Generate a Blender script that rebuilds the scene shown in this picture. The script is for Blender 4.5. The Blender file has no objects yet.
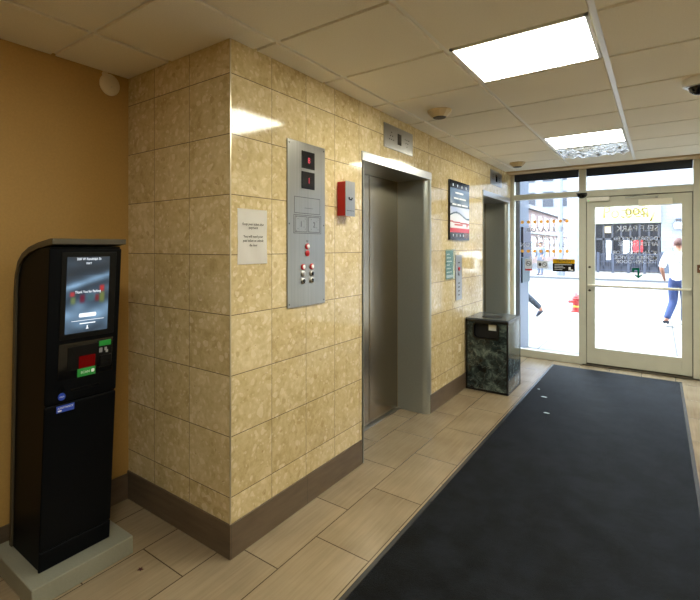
import bpy, bmesh, math, random
from mathutils import Vector, Matrix
random.seed(7)
S = bpy.context.scene
COL = S.collection
PI = math.pi
V = Vector

# ------------------------------------------------------------------ camera
F_PX, YAW, CX, CY, EYE = 460.97, 0.6721, 292.0, 246.57, 1.5
cd = bpy.data.cameras.new('camera'); cam = bpy.data.objects.new('camera', cd); COL.objects.link(cam)
cam.location = (0, 0, EYE); cam.rotation_euler = (PI/2, 0, YAW)
cd.sensor_width = 36; cd.lens = F_PX*36/700
cd.shift_x = (350-CX)/700; cd.shift_y = -(300-CY)/700
cd.clip_start = 0.02; cd.clip_end = 400
S.camera = cam
_FW = V((-math.sin(YAW), math.cos(YAW), 0)); _RT = V((math.cos(YAW), math.sin(YAW), 0))
def at(u, v, Y):
    """point of the place seen at photo position (u, v) on the vertical plane y = Y"""
    d = _FW + _RT*((u-CX)/F_PX) + V((0, 0, -(v-CY)/F_PX))
    t = Y/d.y
    return V((d.x*t, Y, d.z*t+EYE))

# ------------------------------------------------------------------ materials
def lin(c): return tuple(((x/255)/12.92 if x/255 <= .04045 else ((x/255+.055)/1.055)**2.4) for x in c)
class N:
    """tiny node writer"""
    def __init__(s, name):
        s.m = bpy.data.materials.new(name); s.m.use_nodes = True
        s.t = s.m.node_tree; s.b = s.t.nodes['Principled BSDF']; s.out = s.t.nodes['Material Output']
    def n(s, typ, **kw):
        x = s.t.nodes.new(typ)
        for k, v in kw.items(): setattr(x, k, v)
        return x
    def set(s, sock, v):
        if isinstance(v, bpy.types.NodeSocket): s.t.links.new(v, sock)
        else: sock.default_value = v
    def math(s, op, a, b=0.0, c=0.0):
        x = s.n('ShaderNodeMath', operation=op)
        s.set(x.inputs[0], a); s.set(x.inputs[1], b); s.set(x.inputs[2], c)
        return x.outputs[0]
    def pos(s):
        p = s.n('ShaderNodeNewGeometry'); q = s.n('ShaderNodeSeparateXYZ'); s.t.links.new(p.outputs['Position'], q.inputs[0])
        return q.outputs, p
    def obj(s): return s.n('ShaderNodeTexCoord').outputs['Object']
    def comb(s, x, y, z):
        c = s.n('ShaderNodeCombineXYZ')
        for i, v in enumerate((x, y, z)): s.set(c.inputs[i], v)
        return c.outputs[0]
    def scale(s, vec, xyz):
        m = s.n('ShaderNodeVectorMath', operation='MULTIPLY'); s.set(m.inputs[0], vec); m.inputs[1].default_value = xyz
        return m.outputs[0]
    def noise(s, vec, sc, det=3, rough=.5, dist=0):
        x = s.n('ShaderNodeTexNoise'); s.set(x.inputs['Vector'], vec)
        x.inputs['Scale'].default_value = sc; x.inputs['Detail'].default_value = det
        x.inputs['Roughness'].default_value = rough; x.inputs['Distortion'].default_value = dist
        return x.outputs['Fac'], x.outputs['Color']
    def voro(s, vec, sc, feat='F1'):
        x = s.n('ShaderNodeTexVoronoi', feature=feat); s.set(x.inputs['Vector'], vec); x.inputs['Scale'].default_value = sc
        return x
    def white(s, vec):
        x = s.n('ShaderNodeTexWhiteNoise', noise_dimensions='3D'); s.set(x.inputs['Vector'], vec); return x
    def ramp(s, fac, pts, interp='LINEAR'):
        x = s.n('ShaderNodeValToRGB'); s.set(x.inputs[0], fac); r = x.color_ramp; r.interpolation = interp
        while len(r.elements) < len(pts): r.elements.new(.5)
        for e, (p, c) in zip(r.elements, pts): e.position = p; e.color = (*c, 1) if len(c) == 3 else c
        return x.outputs[0]
    def mix(s, f, a, b, mode='MIX'):
        x = s.n('ShaderNodeMix', data_type='RGBA', blend_type=mode)
        s.set(x.inputs[0], f)
        for i, v in ((6, a), (7, b)): s.set(x.inputs[i], (*v, 1) if isinstance(v, tuple) and len(v) == 3 else v)
        return x.outputs[2]
    def bump(s, h, st=.3, d=.01):
        x = s.n('ShaderNodeBump'); x.inputs['Strength'].default_value = st; x.inputs['Distance'].default_value = d
        s.set(x.inputs['Height'], h); s.t.links.new(x.outputs[0], s.b.inputs['Normal'])
    def P(s, **kw):
        for k, v in kw.items():
            k = k.replace('_', ' ')
            if isinstance(v, tuple) and len(v) == 3: v = (*v, 1)
            s.set(s.b.inputs[k], v)
        return s.m
    def joint(s, a, w):
        """1 in a line of half width w around each whole number of a"""
        f = s.math('FRACT', s.math('ADD', a, .5)); return s.math('LESS_THAN', s.math('ABSOLUTE', s.math('SUBTRACT', f, .5)), w)

def plain(name, rgb, rough=.5, metal=0.0, var=.0, nscale=20, spec=.5, bump=0):
    n = N(name); c = lin(rgb)
    if var or bump:
        f, _ = n.noise(n.obj(), nscale, 4)
        if var:
            lo = tuple(x*(1-var) for x in c); hi = tuple(min(1, x*(1+var)) for x in c)
            c = n.ramp(f, [(.3, lo), (.7, hi)])
        if bump: n.bump(f, bump, .004)
    return n.P(Base_Color=c, Roughness=rough, Metallic=metal, Specular_IOR_Level=spec)
def glow(name, rgb, st):
    n = N(name); return n.P(Base_Color=(.02, .02, .02), Emission_Color=lin(rgb), Emission_Strength=st)
def brushed(name, rgb, rough=.32, axis=2, amt=.10):
    n = N(name); sc = [160, 160, 160]; sc[axis] = 1.5
    f, _ = n.noise(n.scale(n.obj(), tuple(sc)), 1.0, 3)
    c = lin(rgb); col = n.ramp(f, [(.25, tuple(x*(1-amt) for x in c)), (.75, tuple(min(1, x*(1+amt)) for x in c))])
    n.bump(f, .04, .001)
    return n.P(Base_Color=col, Roughness=rough, Metallic=1.0)

def m_marble():
    n = N('polished_marble_tile'); p, geo = n.pos()
    nx = n.n('ShaderNodeSeparateXYZ'); n.t.links.new(geo.outputs['Normal'], nx.inputs[0])
    side = n.math('GREATER_THAN', n.math('ABSOLUTE', nx.outputs[0]), .5)
    uy = n.math('DIVIDE', n.math('SUBTRACT', p[1], 1.547), .304)
    ux = n.math('DIVIDE', n.math('ADD', p[0], 1.61), .305)
    u = n.math('ADD', n.math('MULTIPLY', uy, side), n.math('MULTIPLY', ux, n.math('SUBTRACT', 1.0, side)))
    v = n.math('DIVIDE', p[2], .292)
    idv = n.comb(n.math('FLOOR', u), n.math('FLOOR', v), side)
    w = n.white(idv)
    base = n.comb(n.math('MULTIPLY', u, .304), n.math('MULTIPLY', v, .292), n.math('MULTIPLY', w.outputs[0], 9.0))
    _, dc = n.noise(base, 9, 2)
    dv = n.n('ShaderNodeVectorMath', operation='MULTIPLY_ADD'); n.set(dv.inputs[0], dc); dv.inputs[1].default_value = (.085,)*3; n.set(dv.inputs[2], base)
    v1 = n.voro(dv.outputs[0], 21); v2 = n.voro(dv.outputs[0], 48)
    c1 = n.n('ShaderNodeSeparateColor'); n.t.links.new(v1.outputs['Color'], c1.inputs[0])
    c2 = n.n('ShaderNodeSeparateColor'); n.t.links.new(v2.outputs['Color'], c2.inputs[0])
    f, _ = n.noise(base, 34, 5, .62); g, _ = n.noise(base, 5, 3)
    a = n.math('ADD', n.math('MULTIPLY', c1.outputs[0], .16), n.math('MULTIPLY', c2.outputs[1], .10))
    a = n.math('ADD', a, n.math('MULTIPLY', f, .62)); a = n.math('ADD', a, n.math('MULTIPLY', g, .42))
    a = n.math('ADD', a, n.math('MULTIPLY', n.math('SUBTRACT', w.outputs[0], .5), .16))
    col = n.ramp(n.math('MULTIPLY', a, .77), [(.32, lin((186, 163, 116))), (.45, lin((202, 181, 135))), (.55, lin((209, 189, 145))), (.70, lin((224, 206, 166)))])
    # pale shell-like fragments of several sizes, and small brown pits
    v3 = n.voro(dv.outputs[0], 17); c3 = n.n('ShaderNodeSeparateColor'); n.t.links.new(v3.outputs['Color'], c3.inputs[0])
    for cc, vv, lo, rad, col_, am in ((c3, v3, .70, .34, (230, 214, 180), .58), (c1, v1, .72, .34, (228, 211, 176), .52), (c2, v2, .76, .38, (230, 213, 180), .5), (c1, v1, .16, .36, (178, 150, 102), -.5), (c2, v2, .07, .22, (150, 116, 70), -.5)):
        ch = cc.outputs[1] if am > 0 else cc.outputs[2]
        inb = n.math('GREATER_THAN', ch, lo) if am > 0 else n.math('LESS_THAN', ch, lo)
        ed_ = n.math('LESS_THAN', n.math('ADD', vv.outputs['Distance'], n.math('MULTIPLY', f, .25)), rad+.1)
        col = n.mix(n.math('MULTIPLY', n.math('MULTIPLY', inb, ed_), abs(am)), col, lin(col_))
    j = n.math('MAXIMUM', n.joint(u, .0050), n.joint(v, .0068))
    col = n.mix(n.math('MULTIPLY', j, .9), col, lin((84, 64, 40)))
    n.bump(n.math('SUBTRACT', 1.0, j), .25, .002)
    r = n.math('ADD', .085, n.math('MULTIPLY', j, .5))
    return n.P(Base_Color=col, Roughness=r, Specular_IOR_Level=.32)

def m_floor():
    n = N('floor_tile'); p, geo = n.pos()
    u = n.math('DIVIDE', n.math('ADD', p[0], 1.387), .307)
    row = n.math('FLOOR', u)
    odd = n.math('FLOORED_MODULO', row, 2.0)
    v = n.math('ADD', n.math('DIVIDE', n.math('SUBTRACT', p[1], 3.175), .615), n.math('MULTIPLY', odd, .5))
    idv = n.comb(row, n.math('FLOOR', v), 3.3); w = n.white(idv)
    vec = n.comb(n.math('MULTIPLY', p[0], 70), n.math('MULTIPLY', p[1], 3.0), n.math('MULTIPLY', w.outputs[0], 40))
    f, _ = n.noise(vec, 1.0, 4, .6)
    g, _ = n.noise(n.comb(p[0], p[1], n.math('MULTIPLY', w.outputs[0], 40)), 3.0, 3)
    a = n.math('ADD', n.math('MULTIPLY', f, .45), n.math('MULTIPLY', g, .5))
    a = n.math('ADD', a, n.math('MULTIPLY', n.math('SUBTRACT', w.outputs[0], .5), .12))
    col = n.ramp(a, [(.28, lin((130, 113, 89))), (.5, lin((146, 129, 104))), (.72, lin((160, 143, 117)))])
    j = n.math('MAXIMUM', n.joint(u, .0085), n.joint(v, .0050))
    col = n.mix(n.math('MULTIPLY', j, .88), col, lin((62, 48, 32)))
    n.bump(n.math('SUBTRACT', 1.0, j), .3, .002)
    return n.P(Base_Color=col, Roughness=n.math('ADD', .14, n.math('MULTIPLY', f, .08)), Specular_IOR_Level=.6)

def m_base():
    n = N('baseboard_tile'); p, geo = n.pos()
    f, _ = n.noise(n.comb(n.math('MULTIPLY', p[0], 5), n.math('MULTIPLY', p[1], 5), n.math('MULTIPLY', p[2], 40)), 1.0, 4, .6)
    g, _ = n.noise(n.obj(), 4, 3)
    col = n.ramp(n.math('ADD', n.math('MULTIPLY', f, .6), n.math('MULTIPLY', g, .4)), [(.3, lin((82, 68, 53))), (.7, lin((108, 92, 74)))])
    ang = n.math('MAXIMUM', n.joint(n.math('DIVIDE', n.math('SUBTRACT', p[1], 2.156), .609), .0022), 0)
    col = n.mix(n.math('MULTIPLY', ang, .8), col, lin((50, 40, 30)))
    return n.P(Base_Color=col, Roughness=.42)

def m_carpet():
    n = N('carpet_mat'); p, geo = n.pos()
    f, _ = n.noise(n.obj(), 260, 2); g, _ = n.noise(n.scale(n.obj(), (6, 2.5, 1)), 1.0, 4, .6)
    h2, _ = n.noise(n.obj(), 5, 5, .7)
    a = n.math('ADD', n.math('MULTIPLY', f, .35), n.math('ADD', n.math('MULTIPLY', g, .25), n.math('MULTIPLY', h2, .4)))
    col = n.ramp(a, [(.44, lin((3, 4, 5))), (.58, lin((22, 25, 31)))])
    n.bump(f, .6, .005)
    return n.P(Base_Color=col, Roughness=.64, Specular_IOR_Level=.10)

def m_ceil():
    n = N('ceiling_tile'); f, _ = n.noise(n.obj(), 160, 3, .7); g, _ = n.noise(n.obj(), 1.2, 2)
    col = n.ramp(n.math('ADD', n.math('MULTIPLY', f, .6), n.math('MULTIPLY', g, .4)), [(.3, lin((226, 220, 206))), (.7, lin((243, 238, 226)))])
    n.bump(f, .25, .003)
    return n.P(Base_Color=col, Roughness=.9, Specular_IOR_Level=.15)

def m_green_marble():
    n = N('dark_green_marble'); o = n.obj()
    f, _ = n.noise(o, 5, 6, .65, 1.0); g, _ = n.noise(o, 10, 6, .72, .5)
    r = n.math('ABSOLUTE', n.math('SUBTRACT', f, .5)); vein = n.math('LESS_THAN', r, .007)
    col = n.ramp(g, [(.36, lin((14, 20, 22))), (.50, lin((38, 50, 52))), (.60, lin((78, 94, 92))), (.72, lin((128, 142, 136)))])
    col = n.mix(n.math('MULTIPLY', vein, .3), col, lin((150, 160, 150)))
    return n.P(Base_Color=col, Roughness=.10)

def m_glass(name, tint=(1, 1, 1)):
    n = N(name); n.t.nodes.remove(n.b)
    tr = n.n('ShaderNodeBsdfTransparent'); tr.inputs[0].default_value = (*tint, 1)
    gl = n.n('ShaderNodeBsdfGlossy'); gl.inputs['Roughness'].default_value = .01
    lw = n.n('ShaderNodeLayerWeight'); lw.inputs[0].default_value = .5
    fr = n.n('ShaderNodeMath', operation='MULTIPLY_ADD'); n.set(fr.inputs[0], n.math('POWER', lw.outputs['Facing'], 5.0)); fr.inputs[1].default_value = .96; fr.inputs[2].default_value = .03
    mx = n.n('ShaderNodeMixShader'); n.t.links.new(fr.outputs[0], mx.inputs[0])
    n.t.links.new(tr.outputs[0], mx.inputs[1]); n.t.links.new(gl.outputs[0], mx.inputs[2])
    n.t.links.new(mx.outputs[0], n.out.inputs[0]); return n.m

def m_vinyl(name, rgb, tr=.6):
    n = N(name); c = (*lin(rgb), 1); n.t.nodes.remove(n.b)
    d = n.n('ShaderNodeBsdfDiffuse'); d.inputs[0].default_value = c; t = n.n('ShaderNodeBsdfTranslucent'); t.inputs[0].default_value = c
    x = n.n('ShaderNodeMixShader'); x.inputs[0].default_value = tr
    n.t.links.new(d.outputs[0], x.inputs[1]); n.t.links.new(t.outputs[0], x.inputs[2]); n.t.links.new(x.outputs[0], n.out.inputs[0]); return n.m
def m_brick(name, a, b, mort, bw=.22, bh=.075):
    n = N(name); p, geo = n.pos()
    br = n.n('ShaderNodeTexBrick'); n.set(br.inputs['Vector'], n.comb(n.math('ADD', p[0], n.math('MULTIPLY', p[1], 1.0)), p[2], 0))
    br.inputs['Color1'].default_value = (*lin(a), 1); br.inputs['Color2'].default_value = (*lin(b), 1); br.inputs['Mortar'].default_value = (*lin(mort), 1)
    br.inputs['Scale'].default_value = 1; br.inputs['Brick Width'].default_value = bw; br.inputs['Row Height'].default_value = bh; br.inputs['Mortar Size'].default_value = .008
    return n.P(Base_Color=br.outputs[0], Roughness=.85)

def m_walk():
    n = N('sidewalk_concrete'); p, _ = n.pos(); f, _ = n.noise(n.obj(), 8, 5, .6)
    j = n.math('MAXIMUM', n.joint(n.math('DIVIDE', n.math('SUBTRACT', p[0], .2), 1.6), .006), n.joint(n.math('DIVIDE', n.math('SUBTRACT', p[1], 8.7), 1.6), .012))
    col = n.ramp(f, [(.3, lin((96, 95, 92))), (.7, lin((108, 107, 104)))])
    col = n.mix(n.math('MULTIPLY', j, .9), col, lin((44, 44, 44)))
    return n.P(Base_Color=col, Roughness=.8)

def vcol(name, rough=.4, emit=0.0):
    n = N(name); a = n.n('ShaderNodeVertexColor', layer_name='picture')
    if emit: return n.P(Base_Color=(.01, .01, .01), Emission_Color=a.outputs[0], Emission_Strength=emit, Roughness=.15)
    return n.P(Base_Color=a.outputs[0], Roughness=rough)

M = dict(
    marble=m_marble(), floor=m_floor(), base=m_base(), carpet=m_carpet(), ceil=m_ceil(), greenmarble=m_green_marble(),
    glass=m_glass('clear_glass'), acrylic=m_glass('clear_acrylic', (.93, .97, .98)),
    tan=plain('tan_wall_paint', (180, 143, 80), .55, var=.05, nscale=90, bump=.08),
    grid=plain('ceiling_grid_metal', (234, 232, 226), .28),
    shadow=plain('plenum_grey', (120, 110, 95), .9),
    steel=brushed('brushed_steel', (154, 151, 144), .30), steelh=brushed('brushed_steel_horizontal', (186, 184, 180), .30, 1),
    doorsteel=brushed('elevator_door_steel', (170, 158, 138), .24, 2, .06), jamb=plain('jamb_metal', (164, 168, 162), .28, .65, .03, 60),
    chrome=plain('corner_trim_metal', (200, 188, 160), .3, .6),
    closer=plain('closer_cover_paint', (232, 228, 212), .45), alu=plain('painted_aluminium', (204, 204, 190), .42, 0.0, .03, 8), alud=plain('dark_door_gap', (70, 62, 46), .6),
    trim=plain('tan_header_trim', (190, 164, 124), .5),
    black=plain('black_kiosk_shell', (4, 6, 10), .45, 0, .15, 60, .10), blackg=plain('gloss_black', (7, 7, 9), .08), bezel=plain('matte_black_panel', (4, 5, 7), .4, spec=.22),
    cap=plain('bronze_grey_trim', (76, 69, 55), .45, .2), plinth=plain('grey_powder_coat', (142, 142, 128), .45, .1, .04, 120, bump=.1),
    white=plain('white_paper', (250, 250, 250), .7), ink=plain('ink', (60, 60, 64), .8), lightink=plain('white_vinyl', (244, 246, 250), .5),
    red=plain('red_enamel', (186, 18, 26), .35), redb=plain('red_plastic', (205, 40, 46), .3), dark=plain('dark_display', (16, 17, 22), .12),
    etch=plain('etched_line', (70, 64, 56), .6), cream=plain('cream_plastic', (222, 206, 172), .5), creamb=plain('beige_detector_plastic', (196, 176, 138), .5),
    rubber=plain('grey_rubber_edge', (52, 53, 56), .25), navy=plain('navy_blind_fabric', (40, 50, 68), .7, 0, .1, 200),
    orange=m_vinyl('orange_vinyl', (255, 212, 120), .34), vwhite=m_vinyl('white_window_vinyl', (232, 236, 246), .14), vgreen=m_vinyl('green_window_vinyl', (8, 110, 80), .25), vgrey=m_vinyl('grey_window_vinyl', (214, 206, 160), .5), yellow=m_vinyl('yellow_vinyl', (236, 186, 30), .2), green=plain('green_vinyl', (10, 150, 100), .5), teal=plain('teal_print', (108, 156, 158), .5, 0, .25, 30),
    bluelab=plain('blue_label', (40, 74, 190), .4), greenlab=plain('green_label', (30, 150, 60), .4),
    grey=plain('grey_vinyl', (150, 150, 156), .6),
    binblack=plain('bin_black_trim', (14, 15, 17), .25), bintop=plain('bin_slate_top', (58, 64, 70), .22), void=plain('bin_dark_inside', (8, 8, 9), .7),
    lamp=glow('lamp_diffuser', (250, 249, 232), 23), redled=glow('red_led', (230, 30, 70), .7), scan=glow('scanner_glow', (210, 0, 6), .09), greenled=glow('green_led', (40, 220, 90), 1.5),
    scrtext=glow('screen_text', (235, 242, 250), .9),
    walk=m_walk(), road=plain('asphalt', (92, 92, 94), .85, 0, .1, 4), curb=plain('curb_concrete', (76, 76, 78), .8),
    pale=m_brick('pale_brick', (124, 124, 128), (114, 115, 120), (98, 100, 105), .6, .2), pink=m_brick('pinkish_stone', (136, 112, 104), (124, 100, 94), (108, 94, 92), 1.2, .5),
    dado=plain('blue_grey_stone', (66, 72, 84), .7), shopdark=plain('dark_shop_front', (34, 33, 40), .4), shopglass=plain('shop_glass', (20, 20, 26), .25, spec=.25),
    iron=plain('iron_railing', (40, 44, 58), .5), signw=plain('cream_sign_board', (156, 152, 128), .5), signy=plain('yellow_sign_letter', (160, 140, 72), .5),
    win=plain('far_window_glass', (44, 46, 54), .3, spec=.3), stonetrim=plain('pale_stone_trim', (124, 122, 122), .8),
    colm=plain('blue_grey_column_metal', (92, 100, 114), .4, .2), colp=plain('plum_panel', (48, 46, 64), .3), colt=plain('teal_panel', (36, 54, 60), .35),
    hyd=plain('hydrant_red', (138, 34, 34), .45), hydy=plain('hydrant_yellow', (226, 190, 60), .5), post=plain('grey_pole', (86, 90, 98), .5),
    skin=plain('skin', (150, 104, 84), .55), shirt=plain('white_shirt', (236, 238, 242), .8), jeans=plain('blue_jeans', (30, 48, 90), .85, 0, .2, 40), hair=plain('dark_hair', (60, 28, 22), .7),
    shoe=plain('dark_shoe', (38, 44, 62), .6), sole=plain('white_sole', (225, 226, 230), .6), camo=plain('mottled_trousers', (44, 50, 60), .85, 0, .6, 16), slate=plain('slate_jacket', (76, 82, 96), .8),
    leaf=plain('dark_red_scrap', (70, 24, 18), .8), scrap=plain('white_scrap', (225, 230, 232), .8), brown=plain('brown_reader', (104, 66, 40), .4),
    picture=vcol('printed_picture', .18), screen=vcol('screen_picture', .2, .5))

sb = M['scan'].node_tree.nodes['Principled BSDF']; sb.inputs['Base Color'].default_value = (.004, .001, .001, 1); sb.inputs['Specular IOR Level'].default_value = .08; sb.inputs['Roughness'].default_value = .2
# plastic film: crinkled, shiny
def m_film():
    n = N('crinkled_plastic_film'); f, _ = n.noise(n.obj(), 6, 2, .5, 1.0); n.bump(f, .8, .05)
    return n.P(Base_Color=lin((236, 240, 246)), Roughness=.16, Metallic=.7)
M['film'] = m_film()

# ------------------------------------------------------------------ geometry helpers
def wloc(o):
    v = V((0, 0, 0))
    while o: v += o.location; o = o.parent
    return v
class MB:
    def __init__(s): s.b = bmesh.new()
    def _add(s, vs, fs):
        bv = [s.b.verts.new(v) for v in vs]
        for f in fs:
            try: s.b.faces.new([bv[i] for i in f])
            except ValueError: pass
        return bv
    def box(s, x0, x1, y0, y1, z0, z1, bev=0, seg=2):
        t = bmesh.new()
        vs = [t.verts.new((x, y, z)) for x in (x0, x1) for y in (y0, y1) for z in (z0, z1)]
        for f in ((0, 1, 3, 2), (4, 6, 7, 5), (0, 4, 5, 1), (2, 3, 7, 6), (0, 2, 6, 4), (1, 5, 7, 3)): t.faces.new([vs[i] for i in f])
        if bev: bmesh.ops.bevel(t, geom=t.edges[:], offset=bev, segments=seg, affect='EDGES', profile=.5)
        s.merge(t); return s
    def merge(s, t):
        bmesh.ops.recalc_face_normals(t, faces=t.faces[:])
        me = bpy.data.meshes.new('tmp'); t.to_mesh(me); t.free(); s.b.from_mesh(me); bpy.data.meshes.remove(me)
    def prism(s, pts, axis, a, b, bev=0):
        """2D outline extruded along axis from a to b; the outline is in the two other axes, in order"""
        t = bmesh.new()
        def P(p, w): q = list(p); q.insert(axis, w); return q
        lo = [t.verts.new(P(p, a)) for p in pts]; hi = [t.verts.new(P(p, b)) for p in pts]
        n = len(pts)
        for i in range(n): t.faces.new((lo[i], lo[(i+1) % n], hi[(i+1) % n], hi[i]))
        t.faces.new(lo[::-1]); t.faces.new(hi)
        if bev: bmesh.ops.bevel(t, geom=t.edges[:], offset=bev, segments=2, affect='EDGES', profile=.5)
        s.merge(t); return s
    def loft(s, rings, caps=True):
        t = bmesh.new(); R = [[t.verts.new(p) for p in r] for r in rings]; n = len(R[0])
        for a, b in zip(R, R[1:]):
            for i in range(n): t.faces.new((a[i], a[(i+1) % n], b[(i+1) % n], b[i]))
        if caps: t.faces.new(R[0][::-1]); t.faces.new(R[-1])
        s.merge(t); return s
    def lathe(s, c, prof, axis=2, seg=32):
        rings = []
        for r, h in prof:
            ring = []
            for i in range(seg):
                a = 2*PI*i/seg; q = [r*math.cos(a), r*math.sin(a)]; q.insert(axis, h); ring.append(V(c)+V(q))
            rings.append(ring)
        return s.loft(rings)
    def rod(s, p0, p1, r, seg=12, r1=None):
        p0, p1 = V(p0), V(p1); d = (p1-p0).normalized(); a = d.orthogonal().normalized(); b = d.cross(a)
        f = lambda p, q: [p+(a*math.cos(2*PI*i/seg)+b*math.sin(2*PI*i/seg))*q for i in range(seg)]
        return s.loft([f(p0, r), f(p1, r if r1 is None else r1)])
    def tube(s, pts, r, seg=10):
        pts = [V(p) for p in pts]; rings = []
        for i, p in enumerate(pts):
            d = (pts[min(i+1, len(pts)-1)]-pts[max(i-1, 0)]).normalized()
            a = V((0, 0, 1)).cross(d)
            a = a.normalized() if a.length > .01 else V((1, 0, 0)); b = d.cross(a)
            rings.append([p+(a*math.cos(2*PI*k/seg)+b*math.sin(2*PI*k/seg))*r for k in range(seg)])
        return s.loft(rings)
    def quad(s, *p): s._add(p, [tuple(range(len(p)))]); return s
    def build(s, name, mat, parent=None, smooth=False, weld=False):
        if weld: bmesh.ops.remove_doubles(s.b, verts=s.b.verts[:], dist=1e-5)
        o = wloc(parent)
        if o.length: bmesh.ops.translate(s.b, verts=s.b.verts[:], vec=-o)
        me = bpy.data.meshes.new(name); s.b.to_mesh(me); s.b.free(); me.materials.append(M[mat] if isinstance(mat, str) else mat)
        ob = bpy.data.objects.new(name, me); COL.objects.link(ob); ob.parent = parent
        if smooth:
            for p in me.polygons: p.use_smooth = True
            try: me.set_sharp_from_angle(angle=math.radians(40))
            except Exception: pass
        return ob
def tag(o, label, cat, group=None, kind=None):
    o['label'] = label; o['category'] = cat
    if group: o['group'] = group
    if kind: o['kind'] = kind
    return o
def screws(pts, r, mat, parent, name='screw'):
    for p_ in pts:
        q = MB(); q.lathe(p_, [(r, 0), (r*.75, .0015)], 0, 10); q.build(name, mat, parent)
def thing(name, loc, label, cat, group=None, kind=None):
    o = bpy.data.objects.new(name, None); o.empty_display_size = .1; COL.objects.link(o); o.location = loc
    return tag(o, label, cat, group, kind)
def struct(o, label=None, cat=None):
    o['kind'] = 'structure'
    if label: o['label'] = label
    if cat: o['category'] = cat
    return o
def copy_tree(o, parent=None):
    c = o.copy(); COL.objects.link(c); c.parent = parent
    for ch in list(o.children): copy_tree(ch, c)
    return c
def text(s, name, mat, parent, org, ux, uy, size, width=None, align='CENTER', depth=.0006, font_w=0):
    """raised flat lettering; ux / uy are the reading and up directions, size the capital height"""
    cu = bpy.data.curves.new('t', 'FONT'); cu.body = s; cu.align_x = align; cu.align_y = 'CENTER'; cu.size = 1; cu.extrude = .0; cu.offset = font_w; cu.resolution_u = 3
    tmp = bpy.data.objects.new('t', cu); me = bpy.data.meshes.new_from_object(tmp)
    bpy.data.objects.remove(tmp); bpy.data.curves.remove(cu)
    xs = [v.co.x for v in me.vertices]; ys = [v.co.y for v in me.vertices]
    sx = sy = size/.70
    if width: sx = width/(max(xs)-min(xs))
    cyy = 0 if '\n' in s else (max(ys)+min(ys))/2
    ux, uy, org = V(ux), V(uy), V(org); nn = ux.cross(uy); o = wloc(parent)
    b = bmesh.new(); b.from_mesh(me)
    bmesh.ops.solidify(b, geom=b.faces[:], thickness=depth/sx) if False else None
    for v in b.verts: v.co = org+ux*(v.co.x*sx)+uy*((v.co.y-cyy)*sy)+nn*v.co.z-o
    g = bmesh.ops.extrude_face_region(b, geom=b.faces[:]); 
    for e in g['geom']:
        if isinstance(e, bmesh.types.BMVert): e.co += nn*depth
    bmesh.ops.recalc_face_normals(b, faces=b.faces[:])
    b.to_mesh(me); b.free(); me.name = name; me.materials.clear(); me.materials.append(M[mat])
    ob = bpy.data.objects.new(name, me); COL.objects.link(ob); ob.parent = parent
    return ob
def picture(name, mat, parent, org, ux, uy, w, h, nx, ny, fn):
    """a flat printed or lit picture: one colour per cell corner, fn(s, t) with s, t in 0..1 from lower left"""
    ux, uy, org = V(ux), V(uy), V(org)-wloc(parent)
    vs = [org+ux*(w*i/nx)+uy*(h*j/ny) for j in range(ny+1) for i in range(nx+1)]
    fs = [(j*(nx+1)+i, j*(nx+1)+i+1, (j+1)*(nx+1)+i+1, (j+1)*(nx+1)+i) for j in range(ny) for i in range(nx)]
    me = bpy.data.meshes.new(name); me.from_pydata(vs, [], fs)
    at_ = me.color_attributes.new('picture', 'FLOAT_COLOR', 'POINT')
    for j in range(ny+1):
        for i in range(nx+1): at_.data[j*(nx+1)+i].color = (*lin(fn(i/nx, j/ny)), 1)
    me.materials.append(M[mat]); ob = bpy.data.objects.new(name, me); COL.objects.link(ob); ob.parent = parent
    return ob
def arc(cx, cy, r, a0, a1, n=8): return [(cx+r*math.cos(a0+(a1-a0)*i/n), cy+r*math.sin(a0+(a1-a0)*i/n)) for i in range(n+1)]
def rrect(x0, x1, y0, y1, r, n=5):
    return arc(x1-r, y1-r, r, 0, PI/2, n)+arc(x0+r, y1-r, r, PI/2, PI, n)+arc(x0+r, y0+r, r, PI, 1.5*PI, n)+arc(x1-r, y0+r, r, 1.5*PI, 2*PI, n)

# ------------------------------------------------------------------ the setting
XW, XT, YP, YD, XR, YB, H = -1.61, -2.48, 1.547, 6.90, 2.40, -2.6, 2.5
EL = 2.80                                     # distance between the two elevator entrances
m = MB(); m.box(XT-.3, XR+.2, YB-.2, YD+.14, -.12, 0); struct(m.build('floor', 'floor'), 'beige wood-look tile floor laid in staggered rows', 'floor')
# marble wall of the elevators, with the return face of the pier
m = MB()
def seg(y0, y1, z0=0, z1=H+.06): m.box(XW-.42, XW, y0, y1, z0, z1)
m.box(XT-.1, XW, YP, YP+.2, 0, H+.06)
seg(YP+.2, 2.80); seg(4.0, 2.80+EL); seg(4.0+EL, YD+.1)
for k in (0, 1): seg(2.80+k*EL, 4.0+k*EL, 2.15)
struct(m.build('wall_left', 'marble'), 'polished beige marble tile wall holding the two elevators', 'wall')
m = MB(); m.box(XT-.2, XT, YB-.2, YP+.05, 0, H+.06); struct(m.build('wall_rear_left', 'tan'), 'plain tan painted wall behind the black kiosk', 'wall')
m = MB(); m.box(XT-.2, XR+.2, YB-.2, YB, 0, H+.06); struct(m.build('wall_rear', 'cream'))
m = MB(); m.box(XR, XR+.2, YB-.2, YD+.2, 0, H+.06); struct(m.build('wall_right', 'cream'))
m = MB(); m.box(.372, .44, YD+.02, YD+.14, 0, H+.06); m.box(XR-.12, XR, YD+.02, YD+.14, 0, H+.06); m.box(.44, XR-.12, YD+.02, YD+.14, 0, .12); m.box(XW-.42, XR+.2, YD+.02, YD+.14, 2.49, 4.2); m.box(XR+.0, 6, YD+.02, YD+.14, -.05, 4.2); m.box(-8, XW, YD+.1, YD+.24, -.05, 4.2)
struct(m.build('wall_front', 'trim'), 'tan wall strip around the glass entrance', 'wall')
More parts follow.
